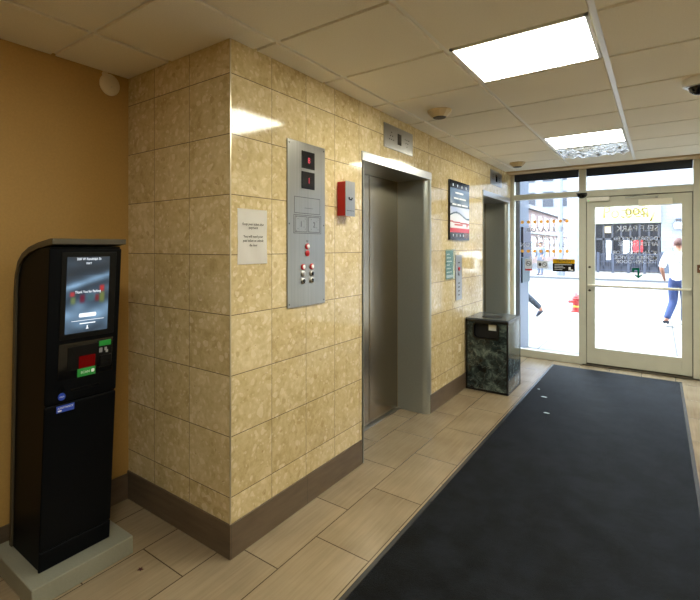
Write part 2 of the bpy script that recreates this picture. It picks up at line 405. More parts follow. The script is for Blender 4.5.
m = MB(); m.box(XW-.0005, XW+.0035, YP-.0035, YP+.004, .166, H); struct(m.build('trim_1', 'chrome'), 'thin metal edge strip on the marble corner', 'trim')
# baseboards
m = MB(); T = .009
m.box(XW, XW+T, YP-T, 2.79, 0, .166, .0015); m.box(XW, XW+T, 4.012, 2.79+EL, 0, .166, .0015)
m.box(XT, XW-.0002, YP-T, YP, 0, .166, .0015)
struct(m.build('baseboard_left', 'base'), 'brown tile baseboard along the marble wall', 'baseboard')
m = MB(); m.box(XT, XT+T, YB, YP-T, 0, .15, .0015); struct(m.build('baseboard_rear_left', 'base'), 'brown tile baseboard under the tan wall', 'baseboard')
m = MB(); m.box(XR-T, XR, YB, YD+.02, 0, .15, .0015); m.box(.38, .44, YD+.02-T, YD+.02, 0, .15, .0015); struct(m.build('baseboard_right', 'base'))
# ceiling: lay-in tiles between grid bars; light and vent openings left free
XS = [-2.685, -2.075, -1.465, -.855, -.22, .39, 1.0, 1.61, 2.22, 2.83]
YS = [1.108+.6125*k for k in range(-6, 10)]
LIGHTS = [(3, YS.index(min(YS, key=lambda y: abs(y-2.333)))), (3, YS.index(min(YS, key=lambda y: abs(y-4.783))))]
VENT = (3, LIGHTS[1][1]+1)
LIGHTS += [(3, LIGHTS[0][1]-4), (6, LIGHTS[0][1])]  # unseen panels added to raise the light level in the lobby
m = MB(); g = MB()
m.box(XT-.2, XR+.2, YB-.2, YD+.14, 2.53, 2.60)
for i in range(len(XS)-1):
    for j in range(len(YS)-1):
        if (i, j) in LIGHTS or (i, j) == VENT: continue
        x0, x1, y0, y1 = XS[i]+.014, XS[i+1]-.014, YS[j]+.012, YS[j+1]-.012
        x0 = max(x0, XT+.001); x1 = min(x1, XR-.001); y0 = max(y0, YB+.001); y1 = min(y1, YD+.015)
        if y0 >= YP-.02: x0 = max(x0, XW+.001)
        if x1-x0 < .02 or y1-y0 < .02: continue
        if x0 < XW and y1 > YP:                # the tile that wraps round the pier corner
            m.box(x0, x1, y0, YP-.001, H, H+.018, .0025)
            if x1 > XW: m.box(XW+.001, x1, YP-.001, y1, H, H+.018, .0025)
        else: m.box(x0, x1, y0, y1, H, H+.018, .0025)
ceil = struct(m.build('ceiling', 'ceil'), 'suspended ceiling of off-white square tiles', 'ceiling')
for x in XS[1:-1]: g.box(x-.0125, x+.0125, YB, YD+.1, H+.012, H+.03)
for y in YS: g.box(XT, XR, y-.0125, y+.0125, H+.013, H+.029)
g.build('grid', 'grid', ceil)

# ------------------------------------------------------------------ elevators
def elevator(y, num):
    root = bpy.data.objects.new('door_%d' % num, None); COL.objects.link(root); root.location = (XW, y, 0)
    xf, xd = XW+.008, -1.90; ya, yb = y-.008, y+1.225; ia, ib = y+.030, y+1.166
    for side in (0, 1):
        r = (.020, .062)[side]; ia = (y+.030, ya+.05)[side]; rr = r
        if side: ia = y+.030
        p = [(xd, ia), (xf-r, ia)]+[(a, b) for a, b in arc(xf-r, ia-r, r, PI/2, 0, 10)]+[(xf, ia-r), (XW-.03, ia-r), (XW-.03, ia-.05), (xd, ia-.05)]
        if side: p = [(a, ia+ib-b) for a, b in p]; 
        if side: p = [(a, b if b < y+1.230 else y+1.2315) for a, b in p]
        mm = MB(); mm.prism(p, 2, 0, 2.098); mm.build('jamb', 'jamb', root, smooth=True)
    mm = MB(); mm.box(xd, xf+.004, ya-.002, yb+.0, 2.098, 2.163, .003); mm.build('header', 'steelh', root)
    ia = y+.030; c = y+.630
    for a, b in ((ia, c-.004), (c+.004, ib)):
        mm = MB(); mm.box(xd-.04, xd, a, b, .012, 2.10, .005); mm.build('door_panel', 'doorsteel', root)
    mm = MB(); mm.box(xd-.03, xd+.03, ia, ib, 0, .008, .001)
    mm.build('sill', 'steelh', root)
    mm = MB(); mm.box(xd-.10, xd-.05, ia-.02, ib+.02, 0, 2.14); mm.build('shaft_lining', 'void', root)
    return root
e1 = elevator(2.80, 2); struct(e1, 'steel elevator door beside the red phone box', 'elevator door')
e2 = elevator(2.80+EL, 3); struct(e2, 'steel elevator door behind the trash bin, by the glass front', 'elevator door')

# hall lanterns above the doors
def lantern(y, z, label):
    t = thing('hall_lantern', (XW, y+.255, z), label, 'indicator panel', 'floor indicator plates over the elevators')
    mm = MB(); mm.box(XW, XW+.006, y, y+.51, z, z+.183, .0012); mm.build('plate', 'steel', t)
    mm = MB(); mm.box(XW+.006, XW+.0085, y+.225, y+.29, z+.05, z+.135, .001); mm.build('display', 'dark', t)
    for cx_, up in ((y+.12, 1), (y+.395, -1)):
        mm = MB()
        for a, b in ((0, 0), (1, 0), (-1, 0), (.5, .8), (-.5, .8), (0, 1.6)):
            mm.lathe((XW+.006, cx_+a*.034, z+.092+up*(b-.6)*.034), [(.005, 0), (.005, .002)], 0, 8)
        mm.build('arrow_perforation', 'etch', t)
    screws([(XW+.006, y+a, z+b) for a in (.012, .498) for b in (.012, .171)], .004, 'steelh', t)
    return t
lantern(3.122, 2.25, 'steel indicator plate on marble above the elevator door nearest the kiosk')
lantern(3.122+EL-.02, 2.265, 'steel indicator plate on marble above the elevator door by the glass front')

# ------------------------------------------------------------------ wall-mounted things on the marble
# printed notice
t = thing('paper_notice', (XW, 1.70, 1.41), 'white paper notice with two blocks of black print taped to marble', 'notice')
mm = MB(); pts = []
ny, nz = 8, 12; b = bmesh.new(); gv = {}
for i in range(ny+1):
    for j in range(nz+1):
        s_, t_ = i/ny, j/nz
        gv[i, j] = b.verts.new((XW+.0025+.004*math.sin(5*s_+3*t_)**2*(1 if t_ < .5 else .4)+.002*abs(s_-.5), 1.592+.215*s_, 1.412+.276*t_))
for i in range(ny):
    for j in range(nz): b.faces.new((gv[i, j], gv[i+1, j], gv[i+1, j+1], gv[i, j+1]))
bmesh.ops.solidify(b, geom=b.faces[:], thickness=.0006)
mm.merge(b); mm.build('sheet', 'white', t, smooth=True)
for s_, z, w in (('Keep your ticket after', 1.611, .155), ('payment', 1.592, .066), ('You will need your', 1.549, .142), ('paid ticket to unlock', 1.528, .150), ('the door', 1.507, .056)):
    text(s_, 'printed_line', 'ink', t, (XW+.0085, 1.70, z), (0, 1, 0), (0, 0, 1), .012, w)
# control panel
Y0, Y1, Z0, Z1 = 1.975, 2.339, 1.157, 2.10
t = thing('elevator_control_panel', (XW, (Y0+Y1)/2, Z0), 'tall brushed steel fire control panel with two displays and red buttons', 'control panel')
mm = MB(); mm.box(XW, XW+.008, Y0, Y1, Z0, Z1, .001); mm.build('plate', 'steel', t)
XP = XW+.008
for z, s_ in ((1.955, '8'), (1.885-.0, '1')):
    z0 = 1.952 if s_ == '8' else 1.834
    mm = MB(); mm.box(XP, XP+.004, 2.10, 2.225, z0, z0+.10, .0015); d = mm.build('display', 'dark', t)
    text(s_, 'digit', 'redled', d, (XP+.0042, 2.168, z0+.05), (0, 1, 0), (0, 0, 1), .034)
def etched(mm, y0, y1, z0, z1, w=.0030):
    for a in ((y0, y1, z0, z0+w), (y0, y1, z1-w, z1), (y0, y0+w, z0, z1), (y1-w, y1, z0, z1)): mm.box(XP, XP+.0006, *a)
mm = MB(); etched(mm, 2.035, 2.285, 1.69, 1.785); mm.box(XP, XP+.0006, 2.13, 2.21, 1.722, 1.724)
etched(mm, 2.028, 2.295, 1.575, 1.682)
for y in (2.04, 2.167): etched(mm, y, y+.115, 1.583, 1.674)
for y in (2.04, 2.167):
    for a, c in ((0, 1), (1, -1)):
        for k in range(7):
            if k in (2, 3, 4): continue
            mm.box(XP, XP+.0006, y+.012+.014*k, y+.016+.014*k, 1.588+(.0115*k if c > 0 else .08-.0115*k), 1.592+(.0115*k if c > 0 else .08-.0115*k))
mm.build('engraving', 'etch', t)
for y, s_ in ((2.0975, '1'), (2.2245, '2')): text(s_, 'engraved_numeral', 'etch', t, (XP+.0004, y, 1.629), (0, 1, 0), (0, 0, 1), .032)
for y, z, ring, face in ((2.155, 1.501, 'redb', 'white'), (2.155, 1.461, 'redb', 'red'), (2.114, 1.383, 'redb', 'white'), (2.198, 1.383, 'redb', 'white'), (2.114, 1.343, 'steelh', 'grey'), (2.198, 1.343, 'steelh', 'dark'), (2.114, 1.302, 'steelh', 'dark'), (2.198, 1.302, 'steelh', 'dark')):
    mm = MB(); mm.lathe((XP, y, z), [(.0175, 0), (.0175, .006), (.013, .009)], 0, 20); bt = mm.build('button', ring, t, smooth=True)
    mm = MB(); mm.lathe((XP+.0085, y, z), [(.0115, 0), (.0115, .002), (.009, .004)], 0, 16); bf = mm.build('button_face', face, bt, smooth=True)
screws([(XP, y, z) for y in (Y0+.014, Y1-.014) for z in (Z0+.02, 1.628, Z1-.02)], .005, 'etch', t)
text('FIRE', 'engraved_word', 'etch', t, (XP+.0002, 2.155, 1.532), (0, 1, 0), (0, 0, 1), .008)
# red phone box
t = thing('fire_phone_box', (XW, 2.58, 1.69), 'small red box with a steel cover beside the nearer elevator', 'alarm box')
mm = MB(); mm.box(XW, XW+.062, 2.487, 2.596, 1.697, 1.914, .003); mm.build('case', 'red', t)
mm = MB(); mm.box(XW+.0622, XW+.066, 2.484, 2.599, 1.694, 1.917, .0012); cv = mm.build('cover', 'steel', t)
mm = MB(); mm.tube([(XW+.067, 2.522, 1.806), (XW+.068, 2.529, 1.80), (XW+.068, 2.552, 1.80), (XW+.067, 2.560, 1.812)], .0045, 8); mm.lathe((XW+.066, 2.524, 1.809), [(.007, 0), (.006, .003)], 0, 10); mm.build('handset_symbol', 'dark', cv)
mm = MB()
for k in range(5): mm.box(XW+.066, XW+.0665, 2.497+.018*k, 2.510+.018*k, 1.727, 1.731)
mm.build('small_print', 'etch', cv)
# framed advertising poster
def ad(s, t_):
    if t_ > .88: return (18, 22, 28)
    if t_ > .62:
        k = (t_-.62)/.26; w = .5+.5*math.sin(9*s+12*t_); base = (88+60*(1-k)*w, 112+50*(1-k)*w, 140+40*(1-k)*w)
        return base
    if t_ > .56: return (66, 80, 96)
    edge = .40+.05*math.sin(5*s); 
    if t_ > edge+.03: return (212-30*math.sin(3*s+8*t_)**2, 216-24*math.sin(3*s+8*t_)**2, 226)
    if t_ > edge: return (74, 92, 110)
    e2_ = .315-.03*s
    if t_ > e2_: return (226, 226, 232)
    if t_ > e2_-.022: return (190, 30, 44)
    if t_ > .19: return (236, 228, 230)
    if t_ > .12: return (206, 34, 40)
    if t_ > .115: return (120, 30, 30)
    if s > .72 and t_ > .03: return (110, 72, 40)
    return (20, 24, 28)
t = thing('advertising_poster', (XW, 4.75, 1.565), 'framed poster with blue photo and red band on marble between elevators', 'poster')
mm = MB(); mm.box(XW, XW+.018, 4.47, 5.06, 1.565, 2.16, .003); mm.build('frame', 'blackg', t)
pc = picture('printed_sheet', 'picture', t, (XW+.0186, 4.480, 1.575), (0, 1, 0), (0, 0, 1), .57, .575, 40, 90, ad)
for k in range(4):
    mm = MB(); mm.box(XW+.0186, XW+.0192, 4.55+.13*k, 4.57+.13*k, 2.10, 2.125); mm.build('white_symbol', 'lightink', pc)
    mm = MB(); mm.box(XW+.0186, XW+.0192, 4.56+.10*k, 4.575+.10*k, 1.60, 1.625); mm.build('white_symbol', 'lightink', pc)
for y0, y1, z in ((4.62, 4.86, 2.04), (4.58, 4.72, 1.985), (4.74, 4.94, 1.985), (4.54, 4.66, 1.922), (4.68, 4.80, 1.922), (4.82, 5.0, 1.922)):
    mm = MB(); mm.box(XW+.0186, XW+.0192, y0, y1, z-.008, z+.008); mm.build('lettering_line', 'lightink', pc)

mm = MB(); mm.lathe((XW+.0186, 4.98, 1.722), [(.022, 0), (.022, .0008)], 0, 16); mm.box(XW+.0186, XW+.0192, 4.60, 4.84, 1.712, 1.728); mm.build('red_print', 'red', t)
# acrylic sign holder + call station
t = thing('acrylic_sign_holder', (XW, 4.5, 1.18), 'clear acrylic sign holder with a teal sheet on marble under the poster', 'sign')
mm = MB(); mm.box(XW+.003, XW+.006, 4.40, 4.60, 1.185, 1.462, .001); mm.build('sheet', 'teal', t)
mm = MB(); mm.box(XW+.0065, XW+.010, 4.385, 4.660, 1.175, 1.475, .001); mm.build('cover', 'acrylic', t)
mm = MB()
for k in range(6): mm.box(XW+.0061, XW+.0064, 4.42, 4.50+.06*((k*7) % 3)/2, 1.42-.035*k, 1.43-.035*k)
mm.box(XW+.0061, XW+.0064, 4.41, 4.59, 1.195, 1.222); mm.build('white_lettering', 'lightink', t)
t = thing('elevator_call_panel', (XW, 4.78, .955), 'narrow steel elevator call panel on marble under the poster', 'call panel')
mm = MB(); mm.box(XW, XW+.008, 4.672, 4.85, .955, 1.415, .0012); mm.build('plate', 'steel', t)
for z, mt in ((1.27, 'redb'), (1.22, 'grey')):
    mm = MB(); mm.lathe((XW+.008, 4.762, z), [(.02, 0), (.02, .006), (.014, .009)], 0, 16); mm.build('button', mt, t, smooth=True)
for z in (1.33, 1.12, 1.08, 1.04, 1.0):
    mm = MB(); mm.box(XW+.008, XW+.0086, 4.737, 4.787, z, z+.012); mm.build('engraved_mark', 'etch', t)
# blank wall plate
t = thing('blank_wall_plate', (XW, 4.79, .42), 'small cream cover plate low on marble left of the bin', 'wall plate')
mm = MB(); mm.box(XW, XW+.006, 4.755, 4.83, .415, .495, .002); mm.build('plate', 'cream', t)
screws([(XW+.006, 4.792, .48), (XW+.006, 4.792, .43)], .004, 'chrome', t)
# round plate on tan wall
t = thing('round_cover_plate', (XT, 1.42, 2.36), 'round cream cover plate high on the tan wall above the kiosk', 'cover plate')
mm = MB(); mm.lathe((XT, 1.425, 2.432), [(.062, 0), (.062, .006), (.056, .011), (.0, .0115)], 0, 36); mm.build('disc', 'cream', t, smooth=True)
mm = MB(); mm.lathe((XT, 1.398, 2.486), [(.019, 0), (.019, .005), (.012, .009)], 0, 16); mm.build('tab', 'cream', t, smooth=True)
mm = MB(); mm.lathe((XT+.0113, 1.432, 2.42), [(.004, 0), (.003, .0012)], 0, 8); mm.build('screw', 'chrome', t)

# ------------------------------------------------------------------ parking payment kiosk
KY0, KY1 = .875, 1.205
K = thing('payment_kiosk', (-2.22, 1.04, 0), 'tall black parking pay machine with lit touchscreen on grey plinth', 'kiosk')
mm = MB(); mm.box(-2.455, -2.015, .815, 1.283, 0, .084, .004); mm.build('plinth', 'plinth', K)
FB, FT = V((-2.094, 0, .088)), V((-1.985, 0, 1.512))             # front face, foot and head
fd = (FT-FB).normalized(); fn = V((fd.z, 0, -fd.x))              # up along the front, and out of it
def fx(z): return FB.x+(z-FB.z)*(FT.x-FB.x)/(FT.z-FB.z)
prof = [(-2.385, .085), (FB.x-.006, .085), (fx(.17)-.006, .17), (fx(.82)-.006, .82), (fx(1.512)-.004, 1.500)]
prof += [(-2.10, 1.490), (-2.19, 1.466), (-2.25, 1.445), (-2.292, 1.415), (-2.322, 1.36), (-2.334, 1.29)]
mm = MB(); mm.prism(prof, 1, KY0+.006, KY1-.006, .004); mm.build('body', 'black', K)
# grey spine that runs up the back and over the top
outer = [(-2.405, .088), (-2.350, 1.29), (-2.340, 1.372), (-2.310, 1.432), (-2.262, 1.470), (-2.19, 1.497), (-2.10, 1.517), (-1.975, 1.534), (-1.955, 1.534)]
inner = [(-1.955, 1.510), (-1.98, 1.508), (-2.10, 1.492), (-2.185, 1.472), (-2.246, 1.449), (-2.288, 1.420), (-2.316, 1.366), (-2.326, 1.29), (-2.380, .088)]
mm = MB(); mm.prism(outer+inner, 1, KY0-.003, KY1+.003, .0025); mm.build('cap_trim', 'cap', K)
def slab(y0, y1, z0, z1, a, b, bev=.003):
    """a plate lying along the leaning front, from a to b metres out of it"""
    t_ = bmesh.new(); c = []
    for y in (y0, y1):
        for z in (z0, z1):
            p = V((fx(z), y, z))
            c += [t_.verts.new(p+fn*a), t_.verts.new(p+fn*b)]
    for f in ((0, 1, 3, 2), (4, 6, 7, 5), (0, 4, 5, 1), (2, 3, 7, 6), (0, 2, 6, 4), (1, 5, 7, 3)): t_.faces.new([c[i] for i in f])
    if bev: bmesh.ops.bevel(t_, geom=t_.edges[:], offset=bev, segments=3, affect='EDGES', profile=.5)
    q = MB(); q.merge(t_); return q
slab(KY0, KY1, .175, .812, -.01, 0, .006).build('lower_door', 'black', K)
slab(KY0, KY1, .0845, .172, -.012, 0, .005).build('kick_panel', 'black', K)
up = slab(KY0, KY1, .819, 1.490, -.01, 0, .006).build('upper_panel', 'black', K)
slab(.925, 1.178, 1.095, 1.475, 0, .003, .002).build('screen_bezel', 'bezel', K)
def scr(s, t_):
    import math as q
    y = t_*100; x = s*100
    st = .5+.5*q.sin((t_*1.75-.38*s)*14+1.2*q.sin(3*s+5*t_)); st2 = .5+.5*q.sin((t_+.35*s)*26+2)
    a = .22+.30*st*(.4+.6*st2)
    if t_ > .76: a *= .45
    elif t_ > .62+.1*s: a *= .7
    glow_ = q.exp(-((t_-.60-.16*s)/.045)**2)*.55 + q.exp(-((t_-.22-.02*s)/.13)**2)*.50
    a = min(1, a+glow_)
    c = [24+130*a, 36+160*a, 48+185*a]
    def blob(cx_, cy_, rx, ry, col):
        k = q.exp(-(((s-cx_)/rx)**4+((t_-cy_)/ry)**4))
        for i in range(3): c[i] = c[i]*(1-k)+col[i]*k
    blob(.84, .455, .065, .075, (120, 134, 70)); blob(.83, .575, .06, .045, (206, 50, 56)); blob(.72, .45, .05, .05, (130, 46, 56))
    blob(.16, .43, .055, .05, (120, 140, 90)); blob(.14, .515, .055, .032, (206, 66, 74)); blob(.37, .45, .06, .055, (120, 34, 62)); blob(.57, .46, .07, .045, (70, 110, 120))
    return tuple(max(0, min(255, v)) for v in c)
zb, zt = 1.118, 1.455
o0 = V((fx(zb), .948, zb))+fn*.0034
scr_o = picture('screen', 'screen', K, o0, (0, 1, 0), fd, .196, (zt-zb)/fd.z, 44, 76, scr)
def ktext(s, y, z, size, w=None, mat='scrtext', name='screen_text', off=.0038):
    return text(s, name, mat, scr_o if name == 'screen_text' else K, V((fx(z), y, z))+fn*off, (0, 1, 0), fd, size, w, depth=.0003)
ktext('200 W Randolph St', 1.046, 1.444, .011, .112); ktext('PAY', 1.046, 1.426, .010)
ktext('Thank You for Parking', 1.046, 1.298, .011, .118)
def outline(y0, y1, z0, z1, r, mat, name, par, off=.0036):
    q = MB(); pts = rrect(y0, y1, z0, z1, r)
    q._add([V((fx(z), y, z))+fn*off for y, z in pts], [tuple(range(len(pts)))])
    return q.build(name, mat, par)
outline(1.008, 1.088, 1.186, 1.204, .006, 'scrtext', 'screen_button', scr_o)
outline(.975, 1.125, 1.1705, 1.1725, .0008, 'scrtext', 'screen_line', scr_o); outline(1.012, 1.086, 1.1555, 1.160, .002, 'scrtext', 'screen_line', scr_o)
outline(1.0455, 1.0505, 1.135, 1.148, .002, 'scrtext', 'screen_arrow', scr_o); outline(1.042, 1.054, 1.132, 1.136, .0018, 'scrtext', 'screen_arrow', scr_o)
slab(.925, 1.178, .918, 1.077, 0, .0025, .002).build('reader_panel', 'blackg', K)
slab(.965, 1.172, .955, 1.060, .0025, .006, .002).build('reader_bezel', 'bezel', K)
slab(1.014, 1.09, .957, 1.012, .006, .009, .002).build('scanner_window', 'scan', K)
sl = slab(1.010, 1.093, .918, .954, .0025, .0075, .001).build('green_sticker', 'greenlab', K)
ktext('SCAN', 1.045, .937, .011, .04, 'lightink', 'sticker_print', .0078); outline(1.072, 1.088, .930, .946, .006, 'lightink', 'sticker_symbol', sl, .0079)
sl = slab(1.106, 1.164, 1.042, 1.066, .0025, .0085, .001).build('green_sticker', 'greenlab', K)
for y0, y1, z0, z1 in ((1.108, 1.124, 1.012, 1.034), (1.134, 1.146, 1.018, 1.034), (1.140, 1.152, 1.008, 1.022)):
    outline(y0, y1, z0, z1, .003, 'grey', 'card_symbol', sl, .0064)
slab(1.108, 1.166, .945, 1.0, .006, .016, .004).build('card_reader', 'bezel', K)
slab(1.118, 1.156, .970, .974, .016, .0168, .0004).build('card_slot', 'blackg', K)
slab(.985, 1.117, .858, .870, -.002, .002, .001).build('receipt_slot', 'blackg', K)
q = MB(); c0 = V((fx(.846), .946, .846)); q.rod(c0, c0+fn*.004, .016, 24); ib = q.build('help_button', 'bluelab', K, smooth=True)
ktext('HELP', .946, .846, .006, .02, 'lightink', 'button_print', .0042)
q = MB(); c0 = V((fx(.878), .945, .878)); q.rod(c0, c0+fn*.003, .012, 20); q.build('key_lock', 'blackg', K, smooth=True)
sl = slab(.926, 1.004, .776, .806, 0, .001, .0003).build('blue_sticker', 'bluelab', K)
ktext('ASSISTANCE', .965, .796, .0085, .068, 'lightink', 'sticker_print', .0012); outline(.932, .948, .781, .787, .001, 'lightink', 'sticker_mark', sl, .0012)

# ------------------------------------------------------------------ trash bin
BX0, BX1, BY0, BY1, BH = -1.600, -1.18, 4.965, 5.487, .752
t = thing('trash_bin', ((BX0+BX1)/2, (BY0+BY1)/2, 0), 'dark green marbled trash bin with black edges against marble wall', 'trash bin')
e = .018
mm = MB()
for x in (BX0, BX1-e):
    for y in (BY0, BY1-e): mm.box(x, x+e, y, y+e, 0, BH-.02, .003)
for z0, z1 in ((0, .022), (BH-.04, BH-.018)):
    for y in (BY0, BY1-e): mm.box(BX0, BX1, y, y+e, z0, z1, .003)
    for x in (BX0, BX1-e): mm.box(x, x+e, BY0, BY1, z0, z1, .003)
mm.build('edge_frame', 'binblack', t)
ox0, ox1, oz0, oz1 = -1.517, -1.278, .553, .70
mm = MB(); fy = BY0+.006
hole = rrect(ox0, ox1, oz0, oz1, .03); out = [(BX0+e, .022), (BX1-e, .022), (BX1-e, BH-.04), (BX0+e, BH-.04)]
b = bmesh.new(); ov = [b.verts.new((x, fy, z)) for x, z in out]; hv = [b.verts.new((x, fy, z)) for x, z in hole]
ed = [b.edges.new((ov[i], ov[(i+1) % 4])) for i in range(4)]+[b.edges.new((hv[i], hv[(i+1) % len(hv)])) for i in range(len(hv)) if hv[i].co != hv[(i+1) % len(hv)].co]
bmesh.ops.triangle_fill(b, use_beauty=True, edges=ed)
gx = bmesh.ops.extrude_face_region(b, geom=b.faces[:])
for v_ in gx['geom']:
    if isinstance(v_, bmesh.types.BMVert): v_.co.y += .008
mm.merge(b); mm.build('front_panel', 'greenmarble', t)
mm = MB(); mm.box(BX1-e+.004, BX1-.003, BY0+e, BY1-e, .022, BH-.04); mm.build('side_panel', 'greenmarble', t)
mm = MB(); mm.box(BX0+.003, BX0+e-.004, BY0+e, BY1-e, .022, BH-.04); mm.build('side_panel', 'greenmarble', t)
mm = MB(); mm.box(BX0+e, BX1-e, BY1-.014, BY1-.006, .022, BH-.04); mm.build('back_panel', 'greenmarble', t)
ring = MB(); ro = rrect(ox0-.012, ox1+.012, oz0-.012, oz1+.012, .036); ri = rrect(ox0, ox1, oz0, oz1, .03)
ring.loft([[V((x, fy-.006, z)) for x, z in ri], [V((x, fy-.006, z)) for x, z in ro], [V((x, fy+.002, z)) for x, z in ro]], caps=False)
ring.loft([[V((x, fy-.006, z)) for x, z in ri], [V((x, fy+.05, z)) for x, z in ri]], caps=False)
ring.build('opening_bezel', 'binblack', t)
mm = MB(); mm.box(BX0+.03, BX1-.03, BY0+.06, BY1-.03, .03, BH-.05); mm.build('liner', 'void', t)
mm = MB(); mm.box(ox1-.105, ox1-.03, fy+.046, fy+.052, oz1-.07, oz1-.004, .002); mm.build('bag_edge', 'scrap', t)
mm = MB(); mm.box(BX0, BX1, BY0, BY1, BH-.018, BH, .004); tp = mm.build('top', 'bintop', t)
mm = MB(); el = [( -1.386+.10*math.cos(2*PI*i/28), 5.16+.075*math.sin(2*PI*i/28)) for i in range(28)]
mm.prism(el, 2, BH, BH+.004); mm.build('ashtray', 'void', tp)

# ------------------------------------------------------------------ floor mat and scraps
t = thing('entrance_mat', (-.42, 3.5, 0), 'long black carpet runner with grey rubber edge leading to the glass door', 'floor mat')
mm = MB(); mm.box(-1.04, .178, .25, 6.62, .001, .009, .003); mm.build('pile', 'carpet', t)
mm = MB(); mm.prism([(-1.078, .0005), (-1.036, .0005), (-1.036, .0075), (-1.042, .0075)], 1, .22, 6.65) if False else None
for x0, x1, y0, y1 in ((-1.062, -1.038, .22, 6.65), (.176, .200, .22, 6.65), (-1.062, .200, .22, .256), (-1.062, .200, 6.614, 6.638)): mm.box(x0, x1, y0, y1, .0005, .0065, .002)
mm.build('rubber_border', 'rubber', t)
def blade(name, mat, c, pts, z0, h, label, cat, group=None):
    mm = MB(); mm.prism([(c[0]+x, c[1]+y) for x, y in pts], 2, z0, z0+h); return tag(mm.build(name, mat), label, cat, group)
star = [(.014*math.cos(a)*(1 if k % 2 else .4), .014*math.sin(a)*(1 if k % 2 else .4)) for k, a in enumerate([2*PI*i/10 for i in range(10)])]
def onfloor(u, v):
    d = _FW+_RT*((u-CX)/F_PX)+V((0, 0, -(v-CY)/F_PX)); k = -EYE/d.z; return (d.x*k, d.y*k)
blade('leaf_scrap', 'leaf', onfloor(140.5, 569.5), star, .0005, .003, 'tiny dark red leaf scrap on the beige tiles near the kiosk', 'scrap')
bit = [(-.025, -.008), (.02, -.012), (.03, .006), (-.012, .012)]
for (u, v), lb in (((538.6, 390), 'tiny pale fleck on the black mat, the one nearest the glass door'), ((543.7, 397.8), 'largest white paper scrap on the black mat near the bin'), ((546.3, 414), 'white paper scrap on the black mat, the one farthest from the glass door')):
    sc = .45 if 'tiny' in lb else (1 if 'largest' in lb else .9)
    blade('paper_scrap', 'scrap', onfloor(u, v), [(x*sc, y*sc) for x, y in bit], .0095, .002, lb, 'scrap', 'white scraps on the black mat')

# ------------------------------------------------------------------ glass front
GY = YD+.05
def frame_box(parent, name, parts, mat='alu'):
    mm = MB()
    for a in parts: mm.box(*a, .002)
    return mm.build(name, mat, parent)
def root(name, loc, label, cat):
    o = bpy.data.objects.new(name, None); COL.objects.link(o); o.location = loc; return struct(o, label, cat)
ZT = 2.487                                   # underside of the header trim
m = MB(); m.box(XW, .40, 6.68, YD, ZT, H+.01, .002); struct(m.build('trim_2', 'trim'), 'tan header strip above the glass front', 'trim')
W1 = root('window_1', (-1.18, YD, 0), 'tall sidelight window left of the glass door', 'window')
frame_box(W1, 'window_frame', [(XW, -1.567, YD, YD+.1, 0, 2.50), (-.80, -.723, YD-.005, YD+.1, 0, 2.50), (-1.567, -.80, YD+.005, YD+.1, .0, .098), (-1.567, -.80, YD, YD+.1, 2.140, 2.205)])
mm = MB(); mm.box(-1.567, -.80, GY, GY+.008, .098, 2.14); mm.build('pane', 'glass', W1)
GI = GY-.0012
for k in range(8):
    for z in (1.835, 1.438):
        mm = MB(); mm.lathe((-1.472+.0763*k, GI, z), [(.021, 0), (.021, .001)], 1, 20); mm.build('dot_decal', 'orange', W1)
LX = (-1, 0, 0); UZ = (0, 0, 1)
for s_, u0, u1, v_ in (('ELEVATOR', 526.5, 562.5, 229.4), ('LOBBY', 535, 557.5, 237.8), ('& PAY STATION', 520.5, 566, 244.6)):
    a, b_ = at(u0, v_, GI), at(u1, v_, GI); text(s_, 'lettering', 'vwhite', W1, (a+b_)/2, LX, UZ, .062, b_.x-a.x, depth=.0006, font_w=.006)
W2 = root('window_2', (-1.18, YD, 2.2), 'small transom window above the sidelight', 'window')
mm = MB(); mm.box(-1.567, -.80, GY, GY+.008, 2.205, 2.50); mm.build('pane', 'glass', W2)
mm = MB(); mm.box(-1.567, -.80, YD+.02, YD+.09, 2.200, 2.212, .001); mm.build('pane_bead', 'alu', W2)
W3 = root('window_3', (-.2, YD, 2.2), 'wide transom window above the glass door', 'window')
mm = MB(); mm.box(-.723, .300, GY, GY+.008, 2.205, 2.50); mm.build('pane', 'glass', W3)
mm = MB(); mm.box(-.723, .300, YD+.02, YD+.09, 2.198, 2.212, .001); mm.build('pane_bead', 'alu', W3)
D1 = root('door_1', (-.2, YD, 0), 'glass entrance door in a pale metal frame with push bar', 'door')
frame_box(D1, 'door_frame', [(.305, .375, YD-.005, YD+.1, 0, 2.50), (-.723, .305, YD, YD+.1, 2.128, 2.203)])
LX0, LX1 = -.716, .298
frame_box(D1, 'leaf', [(LX0, -.630, YD+.022, YD+.075, .025, 2.118), (.207, LX1, YD+.022, YD+.075, .025, 2.118), (-.630, .207, YD+.022, YD+.075, 1.995, 2.118), (-.630, .207, YD+.022, YD+.075, .025, .222)])
mm = MB(); mm.box(-.723, .305, YD+.08, YD+.09, .012, 2.126); mm.b.faces.ensure_lookup_table()
mm = MB(); mm.box(-.7225, LX0, YD+.05, YD+.06, .012, 2.126); mm.box(LX1, .3045, YD+.05, YD+.06, .012, 2.126); mm.box(-.7225, .3045, YD+.05, YD+.06, 2.118, 2.128); mm.box(-.7225, .3045, YD+.05, YD+.06, .010, .025); mm.build('weather_strip', 'alud', D1)
mm = MB(); mm.box(-.630, .207, GY-.002, GY+.006, .222, 1.995); pane = mm.build('pane', 'glass', D1)
mm = MB(); mm.box(-.76, .36, YD-.04, YD+.12, 0, .012, .003); mm.build('threshold', 'cap', D1)
mm = MB(); mm.tube([(LX0+.02, YD+.022, 1.012), (LX0+.025, YD-.03, 1.012), (LX0+.05, YD-.042, 1.012), (LX1-.05, YD-.042, 1.012), (LX1-.025, YD-.03, 1.012), (LX1-.02, YD+.022, 1.012)],   .014, 12); mm.build('push_bar', 'closer', D1, smooth=True)
